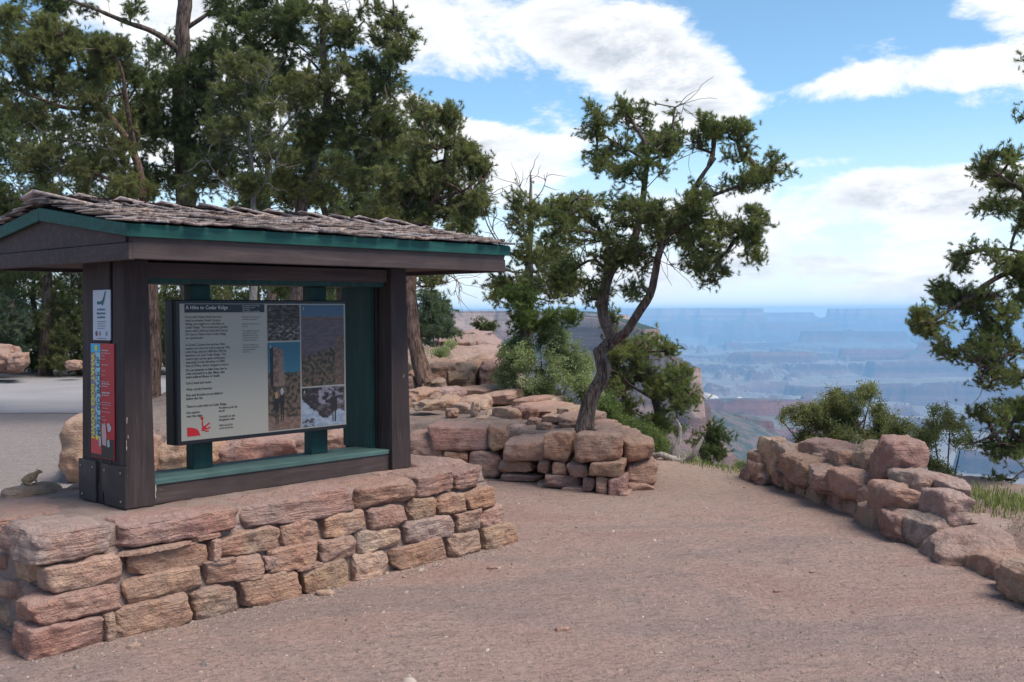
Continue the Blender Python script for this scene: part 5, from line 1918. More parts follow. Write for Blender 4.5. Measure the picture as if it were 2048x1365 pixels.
# slim conifer with a dead top
tree('conifer', 'slim conifer with a bare dead top right of the kiosk roof', 'tree',
     [([(1052, 720, 13.8), (1054, 640, 13.8), (1058, 540, 13.8), (1062, 440, 13.8), (1061, 350, 13.8)], 0.10, 0.012), ([(1060, 520, 13.8), (1010, 500, 13.6), (975, 450, 13.4), (965, 400, 13.4)], 0.018, 0.004), ([(1058, 545, 13.8), (1110, 535, 13.5), (1150, 500, 13.4)], 0.02, 0.006)],
     [(1055, 440, 48, 40, 13.8, .4, 90), (1040, 400, 35, 28, 13.8, .3, 40), (1090, 430, 35, 30, 13.7, .3, 45), (1062, 500, 50, 35, 13.7, .4, 80), (1100, 520, 50, 40, 13.6, .4, 90), (1010, 560, 62, 22, 13.5, .5, 90), (1040, 590, 62, 28, 13.6, .5, 120), (1090, 580, 55, 32, 13.7, .5, 110), (1130, 560, 40, 35, 13.7, .4, 70)],
     M_GREYTWIG, L_OLIVE, 'needle', 0.075, extra=1.3,
     dead=[([(1061, 400, 13.8), (1040, 375, 13.8), (1030, 345, 13.8)], .009, 5), ([(1060, 410, 13.8), (1085, 380, 13.8), (1095, 345, 13.8)], .009, 5), ([(1061, 380, 13.8), (1060, 340, 13.8)], .009, 4), ([(1058, 530, 13.8), (1005, 490, 13.5), (975, 430, 13.3), (985, 380, 13.3)], .010, 12), ([(1058, 480, 13.8), (1000, 440, 13.4), (960, 430, 13.3)], .009, 10), ([(1058, 560, 13.8), (1000, 530, 13.5), (975, 500, 13.4)], .008, 8)])
tree('conifer', 'bushy fresh green fir growing low behind the grey green shrub right of the kiosk', 'tree',
     [([(1050, 720, 13.2), (1052, 660, 13.2), (1052, 600, 13.2)], 0.07, 0.02), ([(1052, 650, 13.2), (1110, 635, 13.0), (1150, 640, 12.9)], .02, .006)],
     [(1040, 620, 48, 30, 13.2, .4, 130), (1085, 640, 62, 22, 13.1, .4, 140), (1125, 635, 45, 20, 13.0, .3, 70), (1030, 585, 50, 18, 13.2, .4, 70), (1040, 655, 30, 18, 13.2, .3, 40)],
     M_BARK, L_BRIGHT, 'needle', 0.062, extra=1.6)

# ---- the tall stand behind the kiosk
tree('pine_tree', 'tallest dark pine with a thick straight trunk above the kiosk roof', 'tree',
     [([(384, 812, 17), (381, 600, 17), (374, 430, 17), (362, 250, 17), (366, 90, 17), (372, -80, 17), (376, -200, 17)], 0.19, 0.09), ([(364, 110, 17), (310, 66, 16.7), (240, 40, 16.5), (170, 10, 16.3), (90, -20, 16)], .055, .014),
      ([(362, 200, 17), (420, 160, 16.6), (500, 110, 16.3), (570, 60, 16)], .05, .014), ([(364, 290, 17), (300, 230, 16.5), (270, 180, 16.2)], .04, .012), ([(368, 60, 17), (430, 20, 17), (500, -10, 17)], .04, .012), ([(370, 350, 17), (450, 290, 16.5), (500, 240, 16.3)], .04, .012)],
     [(545, 50, 80, 55, 16.2, .7, 210), (480, 100, 95, 50, 16.3, .8, 210), (610, 70, 50, 60, 16.2, .6, 120), (420, 150, 80, 48, 16.6, .7, 160), (350, 200, 95, 60, 16.8, .8, 210), (280, 180, 45, 45, 16.4, .6, 90), (450, 225, 95, 55, 16.5, .7, 210), (540, 150, 60, 50, 16.2, .6, 130), (360, 290, 80, 45, 16.8, .7, 150),
      (470, 20, 60, 30, 16.5, .6, 70), (560, -20, 90, 30, 16.4, .6, 80), (270, 240, 45, 40, 16.4, .5, 70), (330, 350, 70, 40, 17, .6, 90), (430, 320, 70, 40, 16.8, .6, 110), (150, 15, 60, 20, 16.3, .4, 30), (80, 5, 60, 25, 16.2, .4, 50), (250, 20, 40, 18, 16.5, .4, 20)],
     M_BARK, L_PINE, 'needle', 0.085, 1.8, extra=1.5)
tree('juniper_tree', 'pine with a reddish trunk leaning left and a broad olive crown at the upper left', 'tree',
     [([(302, 812, 15.5), (306, 640, 15.5), (292, 420, 15.5), (270, 315, 15.5), (232, 248, 15.5), (185, 198, 15.5), (120, 140, 15.3), (70, 90, 15.2)], 0.13, 0.02), ([(270, 310, 15.5), (255, 220, 15.2), (240, 130, 15), (200, 90, 15)], .045, .012),
      ([(210, 220, 15.5), (130, 215, 15.3), (60, 190, 15), (0, 170, 15)], .04, .01), ([(290, 400, 15.5), (220, 360, 15.3), (150, 330, 15.2), (80, 300, 15)], .035, .01), ([(180, 195, 15.5), (150, 110, 15.2), (120, 60, 15)], .035, .01)],
     [(50, 55, 60, 30, 15.2, .6, 100), (120, 78, 75, 42, 15.2, .6, 190), (185, 110, 55, 45, 15.2, .6, 140), (60, 115, 70, 45, 15, .6, 150), (130, 160, 80, 45, 15.2, .6, 190), (225, 105, 35, 40, 15, .5, 70), (25, 185, 45, 40, 15, .5, 70), (185, 215, 60, 35, 15.3, .6, 110), (95, 235, 60, 30, 15.2, .5, 60),
      (100, 300, 80, 35, 15.1, .5, 60), (190, 335, 80, 40, 15.3, .6, 100), (60, 350, 60, 30, 15.1, .5, 50), (240, 280, 40, 40, 15.2, .5, 50), (130, 390, 80, 25, 15.2, .5, 70), (250, 380, 60, 30, 15.4, .5, 80), (10, 110, 40, 50, 15, .5, 60)],
     M_BARK_RED, L_OLIVE, 'needle', 0.078, 1.7, extra=1.4,
     dead=[([(260, 300, 15.5), (180, 290, 15), (100, 270, 15), (40, 230, 15)], .012, 16), ([(150, 390, 15.3), (90, 330, 15), (40, 320, 15)], .012, 14), ([(280, 380, 15.4), (220, 300, 15), (205, 230, 15)], .012, 10), ([(120, 420, 15.3), (60, 380, 15), (10, 370, 15)], .010, 14)])
tree('pine_tree', 'dark pine at the left edge with branches behind the gable end of the roof', 'tree',
     [([(-70, 812, 18), (-60, 600, 18), (-40, 400, 18), (-30, 200, 18), (-20, 60, 18)], .15, .03), ([(-50, 420, 18), (20, 400, 17.6), (90, 400, 17.4)], .04, .01), ([(-40, 330, 18), (20, 300, 17.6), (60, 280, 17.4)], .04, .01)],
     [(20, 290, 60, 45, 17.6, .6, 110), (20, 410, 70, 40, 17.6, .6, 130), (95, 400, 50, 30, 17.4, .5, 70), (-10, 350, 50, 40, 17.8, .6, 60), (0, 230, 45, 40, 17.8, .5, 50), (150, 420, 50, 25, 17.3, .5, 60), (-10, 30, 60, 40, 17.8, .5, 70), (10, 540, 70, 40, 17.6, .6, 100), (-20, 480, 60, 40, 17.6, .6, 60)],
     M_BARK, L_PINE, 'needle', 0.085, 1.7)
tree('pine_tree', 'thin half dead pine with many bare grey twigs', 'tree',
     [([(510, 812, 14.6), (508, 600, 14.6), (507, 400, 14.6), (500, 300, 14.6), (493, 200, 14.6), (489, 120, 14.6)], .075, .012), ([(505, 330, 14.6), (460, 290, 14.4), (430, 285, 14.3)], .018, .006), ([(497, 230, 14.6), (540, 200, 14.4), (560, 190, 14.3)], .016, .005)],
     [(465, 128, 38, 22, 14.4, .4, 60), (512, 140, 32, 30, 14.4, .4, 50), (448, 198, 45, 26, 14.3, .4, 60), (438, 262, 45, 30, 14.3, .4, 60), (530, 230, 45, 36, 14.4, .4, 60), (428, 330, 50, 30, 14.4, .4, 60), (480, 365, 60, 28, 14.5, .4, 70), (550, 290, 45, 35, 14.4, .4, 60), (400, 380, 50, 26, 14.5, .4, 60)],
     M_GREYTWIG, L_OLIVE, 'needle', 0.075, 1.7, extra=1.1,
     dead=[([(500, 330, 14.6), (470, 280, 14.3), (420, 290, 14.1)], .010, 12), ([(498, 240, 14.6), (450, 215, 14.3), (420, 180, 14.2)], .010, 12), ([(496, 220, 14.5), (530, 180, 14.2), (540, 120, 14.1)], .010, 12), ([(500, 280, 14.5), (560, 260, 14.2), (600, 220, 14.1)], .010, 12), ([(505, 400, 14.5), (540, 350, 14.2), (570, 280, 14.1)], .010, 12), ([(505, 390, 14.5), (450, 370, 14.2), (400, 300, 14.1)], .010, 12)])
tree('pine_tree', 'tall pine with a grey trunk and a ragged spiky top', 'tree',
     [([(590, 812, 16), (594, 600, 16), (602, 430, 16), (622, 335, 16), (648, 250, 16), (655, 170, 16), (645, 90, 16), (652, 10, 16), (655, -60, 16)], .15, .03), ([(620, 345, 16), (690, 335, 15.6), (740, 300, 15.4), (765, 278, 15.3)], .035, .012),
      ([(650, 240, 16), (710, 190, 15.6), (770, 170, 15.4), (790, 90, 15.3), (788, 20, 15.3), (782, -30, 15.3)], .04, .010), ([(655, 160, 16), (620, 120, 15.7), (600, 110, 15.6)], .03, .01), ([(648, 100, 16), (700, 70, 15.6), (730, 40, 15.5)], .03, .01), ([(610, 400, 16), (560, 350, 15.8), (550, 310, 15.6)], .03, .01)],
     [(600, 185, 50, 45, 15.7, .6, 110), (700, 150, 62, 55, 15.6, .6, 190), (745, 215, 55, 50, 15.4, .6, 160), (690, 75, 50, 38, 15.6, .5, 90), (782, 150, 30, 55, 15.3, .4, 90), (665, 255, 65, 45, 15.8, .6, 140), (745, 285, 65, 38, 15.4, .6, 130), (600, 265, 55, 42, 15.8, .5, 110), (700, 350, 70, 35, 15.6, .6, 110),
      (790, 40, 20, 42, 15.3, .25, 50), (805, 90, 26, 30, 15.3, .25, 45), (826, 74, 14, 8, 15.3, .12, 14), (758, 70, 26, 22, 15.4, .3, 30), (650, 30, 40, 30, 15.8, .4, 40), (580, 340, 45, 35, 15.8, .5, 70), (795, 240, 30, 40, 15.3, .4, 60), (740, 20, 30, 25, 15.5, .3, 25), (640, 380, 60, 30, 15.9, .5, 70)],
     M_BARK, L_OLIVE, 'needle', 0.08, 1.7, extra=1.4,
     dead=[([(652, 60, 16), (690, 40, 15.6), (700, 5, 15.5)], .012, 14), ([(655, 180, 16), (700, 200, 15.5), (760, 200, 15.3)], .012, 12), ([(700, 40, 15.6), (690, 0, 15.5), (680, -30, 15.5)], .010, 12), ([(622, 340, 16), (690, 330, 15.5), (760, 280, 15.2)], .018, 12), ([(640, 280, 16), (600, 240, 15.5), (570, 180, 15.4)], .010, 12)])
tree('pine_tree', 'olive pine with a leaning reddish trunk rooted on the outcrop beside the kiosk post', 'tree',
     [([(852, 765, 12.9), (838, 722, 12.9), (824, 650, 12.9), (822, 560, 13), (836, 500, 13.2), (862, 420, 13.4), (888, 340, 13.5), (900, 260, 13.5)], 0.10, 0.025), ([(850, 450, 13.3), (800, 400, 13.2), (770, 370, 13.1)], .03, .01), ([(870, 400, 13.4), (930, 380, 13.1), (965, 350, 13)], .03, .008), ([(830, 520, 13), (900, 510, 12.8), (915, 540, 12.7)], .012, .004)],
     [(868, 250, 42, 34, 13.5, .5, 80), (905, 238, 26, 28, 13.5, .4, 50), (838, 295, 42, 36, 13.4, .5, 80), (920, 305, 42, 32, 13.3, .5, 90), (880, 350, 62, 36, 13.4, .6, 140), (950, 330, 30, 38, 13.1, .4, 70), (838, 385, 55, 36, 13.3, .5, 110), (905, 415, 60, 36, 13.3, .5, 130), (958, 400, 24, 45, 13, .35, 60), (820, 440, 60, 26, 13.2, .5, 80),
      (778, 370, 45, 38, 13.2, .5, 80), (925, 458, 40, 18, 13.1, .4, 50), (835, 210, 22, 18, 13.5, .3, 20), (760, 430, 60, 25, 13.3, .5, 70), (845, 560, 25, 18, 13.2, .3, 22), (880, 555, 25, 12, 12.9, .2, 14)],
     M_BARK_RED, L_OLIVE, 'needle', 0.07, 1.7, extra=1.4, deadmat=M_BARK_RED,
     dead=[([(840, 540, 13), (900, 545, 12.8), (925, 580, 12.7)], .006, 14), ([(880, 545, 12.8), (912, 560, 12.7), (908, 592, 12.7)], .005, 12), ([(870, 420, 13.3), (940, 400, 13), (985, 340, 12.9)], .009, 6)])
tree('pine_tree', 'dark pine with two trunks glimpsed through the top of the kiosk opening', 'tree',
     [([(690, 812, 19), (684, 600, 19), (660, 480, 19), (640, 380, 19), (630, 300, 19)], .15, .03), ([(688, 640, 19), (700, 560, 18.8), (740, 470, 18.6), (760, 400, 18.5)], .08, .02), ([(660, 480, 19), (600, 420, 18.7), (540, 390, 18.5)], .04, .01)],
     [(620, 380, 75, 40, 18.8, .7, 130), (720, 415, 75, 35, 18.6, .7, 120), (545, 395, 60, 35, 18.6, .6, 90), (640, 320, 60, 40, 18.9, .7, 80), (560, 560, 50, 30, 18.8, .6, 50), (650, 560, 50, 25, 18.8, .6, 40), (780, 440, 45, 25, 18.5, .5, 50), (500, 420, 50, 20, 18.7, .5, 40)],
     M_BARK, L_PINE, 'needle', 0.09, 1.5)

for px, d, bl, lab in [(250, 27.0, [(210, 130, 70, 60), (290, 250, 80, 60), (190, 290, 70, 50), (260, 370, 110, 40), (330, 120, 50, 60)], 'dark pine filling the gap between the leaning pine and the tallest pine'),
                       (540, 26.5, [(540, 190, 80, 60), (590, 300, 90, 55), (480, 290, 80, 50), (540, 380, 130, 40), (640, 200, 50, 60)], 'dark pine behind the thin half dead pine'),
                       (800, 21.0, [(730, 330, 70, 60), (800, 300, 60, 50), (830, 390, 80, 45), (740, 420, 90, 35), (800, 480, 70, 40)], 'dark pine behind the right end of the kiosk roof'), (90, 27.5, [(60, 230, 90, 60), (120, 330, 90, 60), (60, 420, 110, 50), (100, 500, 110, 50)], 'dark pine behind the gable end of the kiosk roof')]:
    gyp = HY + CAMH / d * FPX
    tree('pine_tree', lab, 'tree', [([(px, gyp + 8, d), (px + 4, gyp - 200, d), (px - 6, gyp - 360, d), (px, max(bl[0][1], 60), d)], .17, .03)] +
         [([(px, (b[1] + 700) / 2 if b[1] > 300 else b[1] + 90, d), ((px + b[0]) / 2, b[1] + 30, d - .2), (b[0], b[1], d - .3)], .04, .01) for b in bl],
         [(b[0], b[1], b[2], b[3], d - .2, .9, int(b[2] * b[3] / 22)) for b in bl], M_BARK, L_PINE, 'needle', 0.112, 1.7, extra=1.3)

# the low dense trees across the paved path
BG = [(-30, 27.0, 95, L_BLUE, 'bluish juniper at the far left edge beyond the paved path'), (70, 29.5, 100, L_PINE, 'dense dark juniper left of the kiosk post beyond the paved path'), (165, 28.0, 90, L_OLIVE, 'olive juniper partly hidden behind the kiosk post'),
      (275, 30.0, 100, L_PINE, 'dark juniper seen through the left end of the kiosk opening'), (395, 28.5, 90, L_OLIVE, 'olive juniper behind the display panel of the kiosk'), (520, 31.0, 100, L_PINE, 'dark juniper behind the middle of the display panel'), (650, 29.0, 90, L_PINE, 'dark juniper behind the right end of the display panel'), (770, 27.0, 80, L_OLIVE, 'olive juniper behind the right kiosk post')]
for px, d, rx, lm, lab in BG:
    gyp = HY + CAMH / d * FPX
    tree('juniper_tree', lab, 'tree', [([(px, gyp + 6, d), (px + 8, gyp - 70, d), (px - 5, gyp - 150, d), (px + 6, gyp - 220, d)], .13, .03), ([(px, gyp - 50, d), (px - 40, gyp - 110, d - .3), (px - 60, gyp - 160, d - .3)], .05, .012), ([(px, gyp - 60, d), (px + 45, gyp - 110, d - .3), (px + 60, gyp - 150, d - .3)], .05, .012)],
         [(px - rx * .45, gyp - 90, rx * .62, 55, d - .3, .9, 150), (px + rx * .45, gyp - 95, rx * .62, 55, d - .3, .9, 150), (px, gyp - 160, rx * .8, 50, d, .9, 170), (px + 10, gyp - 215, rx * .55, 40, d, .7, 90), (px, gyp - 45, rx * .9, 30, d - .5, .8, 190), (px - 20, gyp - 18, rx * .8, 16, d - .7, .8, 90)],
         M_BARK, lm, 'needle', 0.125, 1.35, extra=1.3, group='low trees across the paved path')
BG2 = [(10, 39), (120, 41), (215, 38), (330, 40), (450, 42), (575, 39), (700, 41)]
for px, d in BG2:
    gyp = HY + CAMH / d * FPX
    tree('juniper_tree', 'distant dark tree closing the view behind the low junipers', 'tree', [([(px, gyp + 6, d), (px + 5, gyp - 60, d), (px, gyp - 130, d)], .13, .03)],
         [(px, gyp - 60, 78, 45, d, 1.4, 130), (px + 8, gyp - 115, 62, 36, d, 1.2, 90), (px - 25, gyp - 25, 60, 22, d, 1.2, 60)],
         M_BARK, L_PINE, 'needle', 0.19, extra=0.9, group='distant trees behind the junipers')

# ---- big pinyon reaching in from the right
tree('pinyon_pine', 'large pinyon pine reaching into the picture from the right edge behind the boulder wall', 'tree',
     [([(2135, 1075, 8.8), (2120, 850, 8.8), (2105, 600, 8.8), (2095, 350, 8.8), (2085, 150, 8.8)], .11, .03), ([(2112, 760, 8.8), (2030, 748, 8.6), (1960, 730, 8.5), (1915, 690, 8.5)], .030, .009), ([(2103, 560, 8.8), (2020, 545, 8.6), (1930, 600, 8.5), (1860, 650, 8.4)], .034, .008), ([(2098, 420, 8.8), (2040, 380, 8.6), (1985, 340, 8.5)], .025, .008),
      ([(2100, 520, 8.8), (2020, 500, 8.6), (1960, 500, 8.5)], .022, .007), ([(2118, 850, 8.8), (2040, 840, 8.6), (1990, 870, 8.5), (1940, 890, 8.5)], .026, .007), ([(2122, 950, 8.8), (2050, 940, 8.6), (2005, 985, 8.5)], .018, .005), ([(2090, 250, 8.8), (2055, 240, 8.7)], .015, .006), ([(2108, 600, 8.8), (2170, 560, 8.9), (2230, 500, 9.0)], .03, .008), ([(2115, 800, 8.8), (2180, 760, 8.9), (2230, 700, 9.0)], .026, .008), ([(2098, 400, 8.8), (2150, 350, 8.9), (2200, 310, 9.0)], .024, .007)],
     [(1985, 330, 38, 28, 8.5, .35, 70), (2030, 345, 36, 40, 8.6, .4, 90), (1995, 410, 34, 26, 8.5, .3, 50), (2040, 430, 30, 35, 8.6, .3, 50), (1960, 520, 45, 30, 8.5, .4, 80), (2020, 540, 45, 45, 8.6, .4, 110), (1900, 590, 42, 30, 8.5, .35, 70), (1875, 645, 45, 32, 8.4, .35, 80), (1960, 620, 62, 45, 8.5, .5, 150), (1930, 690, 55, 35, 8.5, .4, 110),
      (2020, 660, 45, 50, 8.6, .4, 110), (1985, 745, 40, 35, 8.5, .35, 80), (2030, 790, 30, 50, 8.6, .35, 80), (1975, 830, 32, 26, 8.5, .3, 50), (2025, 880, 32, 40, 8.6, .35, 80), (1985, 900, 40, 22, 8.5, .35, 60), (2010, 975, 34, 30, 8.5, .3, 30), (2046, 232, 12, 22, 8.7, .15, 12), (2044, 600, 20, 60, 8.7, .3, 50), (2045, 720, 16, 60, 8.7, .3, 40), (1840, 620, 20, 14, 8.4, .15, 14),
      (2150, 200, 60, 60, 8.9, .4, 110), (2180, 330, 70, 60, 9.0, .5, 150), (2210, 480, 80, 60, 9.0, .5, 170), (2220, 620, 90, 60, 9.0, .5, 180), (2200, 760, 80, 55, 9.0, .5, 150), (2180, 870, 60, 40, 9.0, .4, 90), (2100, 110, 40, 50, 8.8, .4, 90), (2120, 640, 50, 60, 9.5, .5, 120), (2110, 420, 40, 60, 9.5, .5, 100)],
     M_BARK, L_PINYON, 'needle', 0.047, 1.4, extra=1.4,
     dead=[([(2050, 748, 8.6), (1980, 735, 8.5), (1960, 770, 8.5)], .005, 8), ([(2040, 845, 8.6), (1990, 850, 8.5), (1950, 880, 8.4)], .005, 8)])

# ---- trees and shrubs on the slope beyond the rim
tree('pinyon_pine', 'dark pinyon pine growing below the rim right behind the twisted pinyon trunk', 'tree',
     [([(1325, 950, 14), (1318, 850, 14), (1300, 740, 14), (1285, 670, 14)], .09, .02), ([(1315, 840, 14), (1360, 800, 13.8), (1385, 785, 13.7)], .03, .008), ([(1312, 800, 14), (1260, 770, 13.8), (1240, 740, 13.7)], .03, .008)],
     [(1245, 680, 35, 38, 13.9, .5, 80), (1295, 690, 38, 32, 14, .5, 90), (1248, 760, 45, 58, 13.8, .6, 190), (1312, 760, 55, 55, 13.9, .6, 220), (1352, 745, 30, 16, 13.8, .3, 40), (1345, 800, 40, 34, 13.8, .5, 110), (1265, 830, 45, 28, 13.8, .5, 90), (1330, 850, 50, 30, 13.8, .5, 90), (1385, 800, 24, 12, 13.7, .3, 30), (1230, 640, 16, 12, 13.9, .2, 18), (1345, 700, 22, 12, 13.9, .2, 22)],
     M_BARK, L_PINYON, 'needle', 0.072, extra=1.6)
tree('juniper_tree', 'small round juniper below the rim between the dead stump and the boulder wall', 'tree',
     [([(1418, 955, 12.6), (1420, 900, 12.6), (1425, 860, 12.6)], .03, .01)], [(1426, 858, 20, 18, 12.6, .2, 40), (1408, 885, 36, 20, 12.5, .3, 70), (1440, 890, 26, 26, 12.6, .25, 60), (1425, 915, 30, 14, 12.5, .2, 30)], M_BARK, L_PINE, 'needle', 0.06, extra=1.4)


def shrub(label, base, stems, blobs, leafm, kind='leaf', size=0.045, name='shrub', bark=None, extra=1.5, group=None, r=.012, dens=1.0):
    limbs = [([base, ((base[0] + s[0]) / 2 + (s[0] - base[0]) * .1, (base[1] + s[1]) / 2, base[2]), s], r, .004) for s in stems]
    return tree(name, label, 'bush', limbs, blobs, bark or M_BARK, leafm, kind, size, dens, extra=extra, group=group, crown_name='foliage', base_flare=1.0, twig_r=.0018, maxr=.012)


shrub('large airy grey green shrub below the rim between the outcrop and the pinyon trunk', (1090, 850, 13.2), [(1040, 700, 13.2), (1080, 670, 13.2), (1120, 680, 13), (1150, 730, 13), (1050, 770, 12.9), (1100, 720, 12.8), (1170, 780, 12.9)],
      [(1050, 715, 55, 45, 13.1, .5, 210), (1105, 695, 55, 42, 13.1, .5, 210), (1130, 755, 50, 48, 12.9, .5, 230), (1060, 780, 48, 32, 12.9, .5, 150), (1018, 690, 22, 24, 13.2, .3, 50), (1095, 800, 60, 26, 12.8, .5, 140), (1165, 725, 22, 34, 13, .3, 60), (1178, 790, 26, 30, 12.8, .3, 70), (1080, 660, 50, 14, 13.2, .3, 50), (1150, 820, 40, 18, 12.6, .3, 60), (1015, 740, 30, 40, 13.2, .4, 80)], L_SAGE, 'leaf', 0.052, dens=1.7)
shrub('wide leafy shrub behind the far half of the boulder wall', (1690, 960, 10.6), [(1600, 820, 10.6), (1650, 790, 10.6), (1700, 790, 10.5), (1745, 780, 10.5), (1790, 840, 10.4), (1570, 850, 10.6), (1730, 840, 10.3)],
      [(1598, 835, 36, 32, 10.6, .4, 120), (1650, 850, 52, 42, 10.5, .45, 220), (1652, 800, 34, 22, 10.6, .3, 70), (1702, 825, 42, 42, 10.5, .4, 170), (1742, 795, 26, 24, 10.5, .25, 60), (1757, 845, 48, 42, 10.4, .4, 180), (1795, 865, 34, 32, 10.3, .3, 90), (1610, 880, 40, 18, 10.4, .3, 60), (1700, 880, 60, 20, 10.3, .3, 90)], L_OLIVE, 'leaf', 0.044, dens=1.35)
shrub('open branched shrub behind the grey boulders, right of the tall pair', (1890, 1010, 9.6), [(1865, 830, 9.6), (1900, 850, 9.5), (1840, 880, 9.5), (1920, 900, 9.4), (1880, 930, 9.4)],
      [(1870, 830, 30, 20, 9.6, .3, 60), (1850, 870, 38, 28, 9.5, .3, 80), (1902, 868, 36, 28, 9.5, .3, 80), (1880, 915, 44, 28, 9.4, .3, 80), (1905, 950, 30, 26, 9.3, .25, 50), (1930, 890, 20, 20, 9.4, .2, 30)], L_OLIVE, 'leaf', 0.042, extra=1.2)
shrub('round bright green bush at the trail lip beside the dead stump', (1285, 935, 12.3), [(1250, 870, 12.3), (1285, 850, 12.3), (1320, 870, 12.2), (1300, 890, 12.1)],
      [(1280, 878, 48, 34, 12.2, .35, 230), (1315, 900, 28, 20, 12.1, .25, 80), (1245, 900, 26, 22, 12.2, .25, 70), (1270, 855, 36, 16, 12.3, .25, 60)], L_BRIGHT, 'scale', 0.055, extra=1.6)
shrub('yellowish green shrub peeping out behind the base of the pinyon trunk', (1215, 880, 12.3), [(1205, 800, 12.3), (1225, 790, 12.3)], [(1212, 805, 20, 34, 12.3, .3, 110), (1235, 840, 22, 24, 12.2, .3, 70)], L_BRIGHT, 'leaf', 0.045)
for k, (px, py, d, rx, ry, lab, lm) in enumerate([(1395, 922, 12.0, 24, 14, 'low leafy plant at the trail lip right under the juniper', L_SAGE), (1440, 938, 11.4, 26, 11, 'low green plant on the trail lip before the boulder wall', L_BRIGHT), (1478, 932, 11.2, 16, 14, 'small plant touching the far end of the boulder wall', L_SAGE), (1345, 912, 12.2, 14, 14, 'small leafy plant just behind the dead stump', L_SAGE)]):
    shrub(lab, (px, py + ry + 4, d), [(px - rx * .4, py, d), (px + rx * .4, py, d)], [(px, py, rx, ry, d, .18, 60)], lm, 'leaf', 0.032, name='plant', r=.005)
shrub('dense dark juniper bush behind the outcrop under the kiosk roof end', (868, 708, 16.5), [(865, 620, 16.5), (885, 640, 16.4), (850, 660, 16.4)], [(868, 598, 20, 18, 16.5, .4, 50), (878, 635, 32, 30, 16.4, .5, 130), (862, 668, 34, 26, 16.3, .5, 110), (898, 655, 16, 20, 16.3, .3, 30), (845, 610, 16, 24, 16.6, .3, 30)], L_BLUE, 'needle', 0.085)
shrub('grey green sage bush at the foot of the juniper on the outcrop', (868, 724, 15.0), [(860, 700, 15), (885, 702, 15)], [(872, 704, 26, 13, 15, .35, 90), (905, 688, 14, 9, 15.6, .25, 36)], L_SAGE, 'leaf', 0.045, name='sagebrush', r=.006)
shrub('small dark tree silhouetted on the farthest rock shelf', (982, 676, 21), [(965, 652, 21), (985, 652, 21)], [(960, 652, 14, 7, 21, .25, 40), (982, 652, 13, 9, 21, .25, 40)], L_PINE, 'needle', 0.08)


def grass(name, label, pts, n, hgt, leafm, spread, kind=None, cat='grass'):
    rg = np.random.default_rng(len(label))
    V, F, T_ = [], [], []
    pts = np.array(pts)
    for _ in range(n):
        t = rg.random() * (len(pts) - 1)
        k = int(t)
        c = pts[k] + (pts[k + 1] - pts[k]) * (t - k)
        x, y = c[0] + rg.normal() * spread, c[1] + rg.normal() * spread
        z = gzp(x, y)
        h = hgt * rg.uniform(0.5, 1.2)
        a = rg.uniform(0, 6.28)
        le = rg.uniform(0.1, 0.6) * h
        w = 0.0035 + h * 0.012
        d = np.array([math.cos(a), math.sin(a), 0])
        s = np.array([-math.sin(a), math.cos(a), 0]) * w
        p0, p1, p2 = np.array([x, y, z - .01]), np.array([x, y, z + h * .6]) + d * le * .35, np.array([x, y, z + h]) + d * le
        b = len(V)
        V += [p0 - s, p0 + s, p1 + s * .7, p1 - s * .7, p2]
        F += [(b, b + 1, b + 2), (b, b + 2, b + 3), (b + 3, b + 2, b + 4)]
        T_ += [rg.uniform(0.2, 0.9)] * 5
    me = mesh_np(name, np.array(V), np.array(F))
    set_col(me, 'tint', np.array(T_))
    o = link(name, me, leafm)
    return tag(o, label, None if kind else cat, kind=kind)


gx = lambda px, py, z=0.0: tuple(onz(px, py, z))[:2]
grass('grass_clump', 'long clump of fresh green grass beyond the paved path beside the pink rock', [gx(95, 738), gx(170, 738)], 1300, 0.42, L_GRASS, 0.28)
grass('grass', 'green grass and weeds on the soil behind the right boulder wall', [gx(1940, 1005, .1), gx(1990, 1015, .12), gx(2070, 1035, .15)], 1500, 0.05, L_GRASS, 0.20, 'stuff')
grass('grass', 'sparse weeds along the lip of the trail', [gx(1370, 925), gx(1430, 935), gx(1490, 950)], 260, 0.05, L_GRASS, 0.10, 'stuff')
grass('grass_tuft', 'tiny green tuft at the foot of the leaning tree on the outcrop', [tuple(at(850, 755, 12.6))[:2], tuple(at(858, 750, 12.6))[:2]], 60, 0.10, L_GRASS, 0.04)


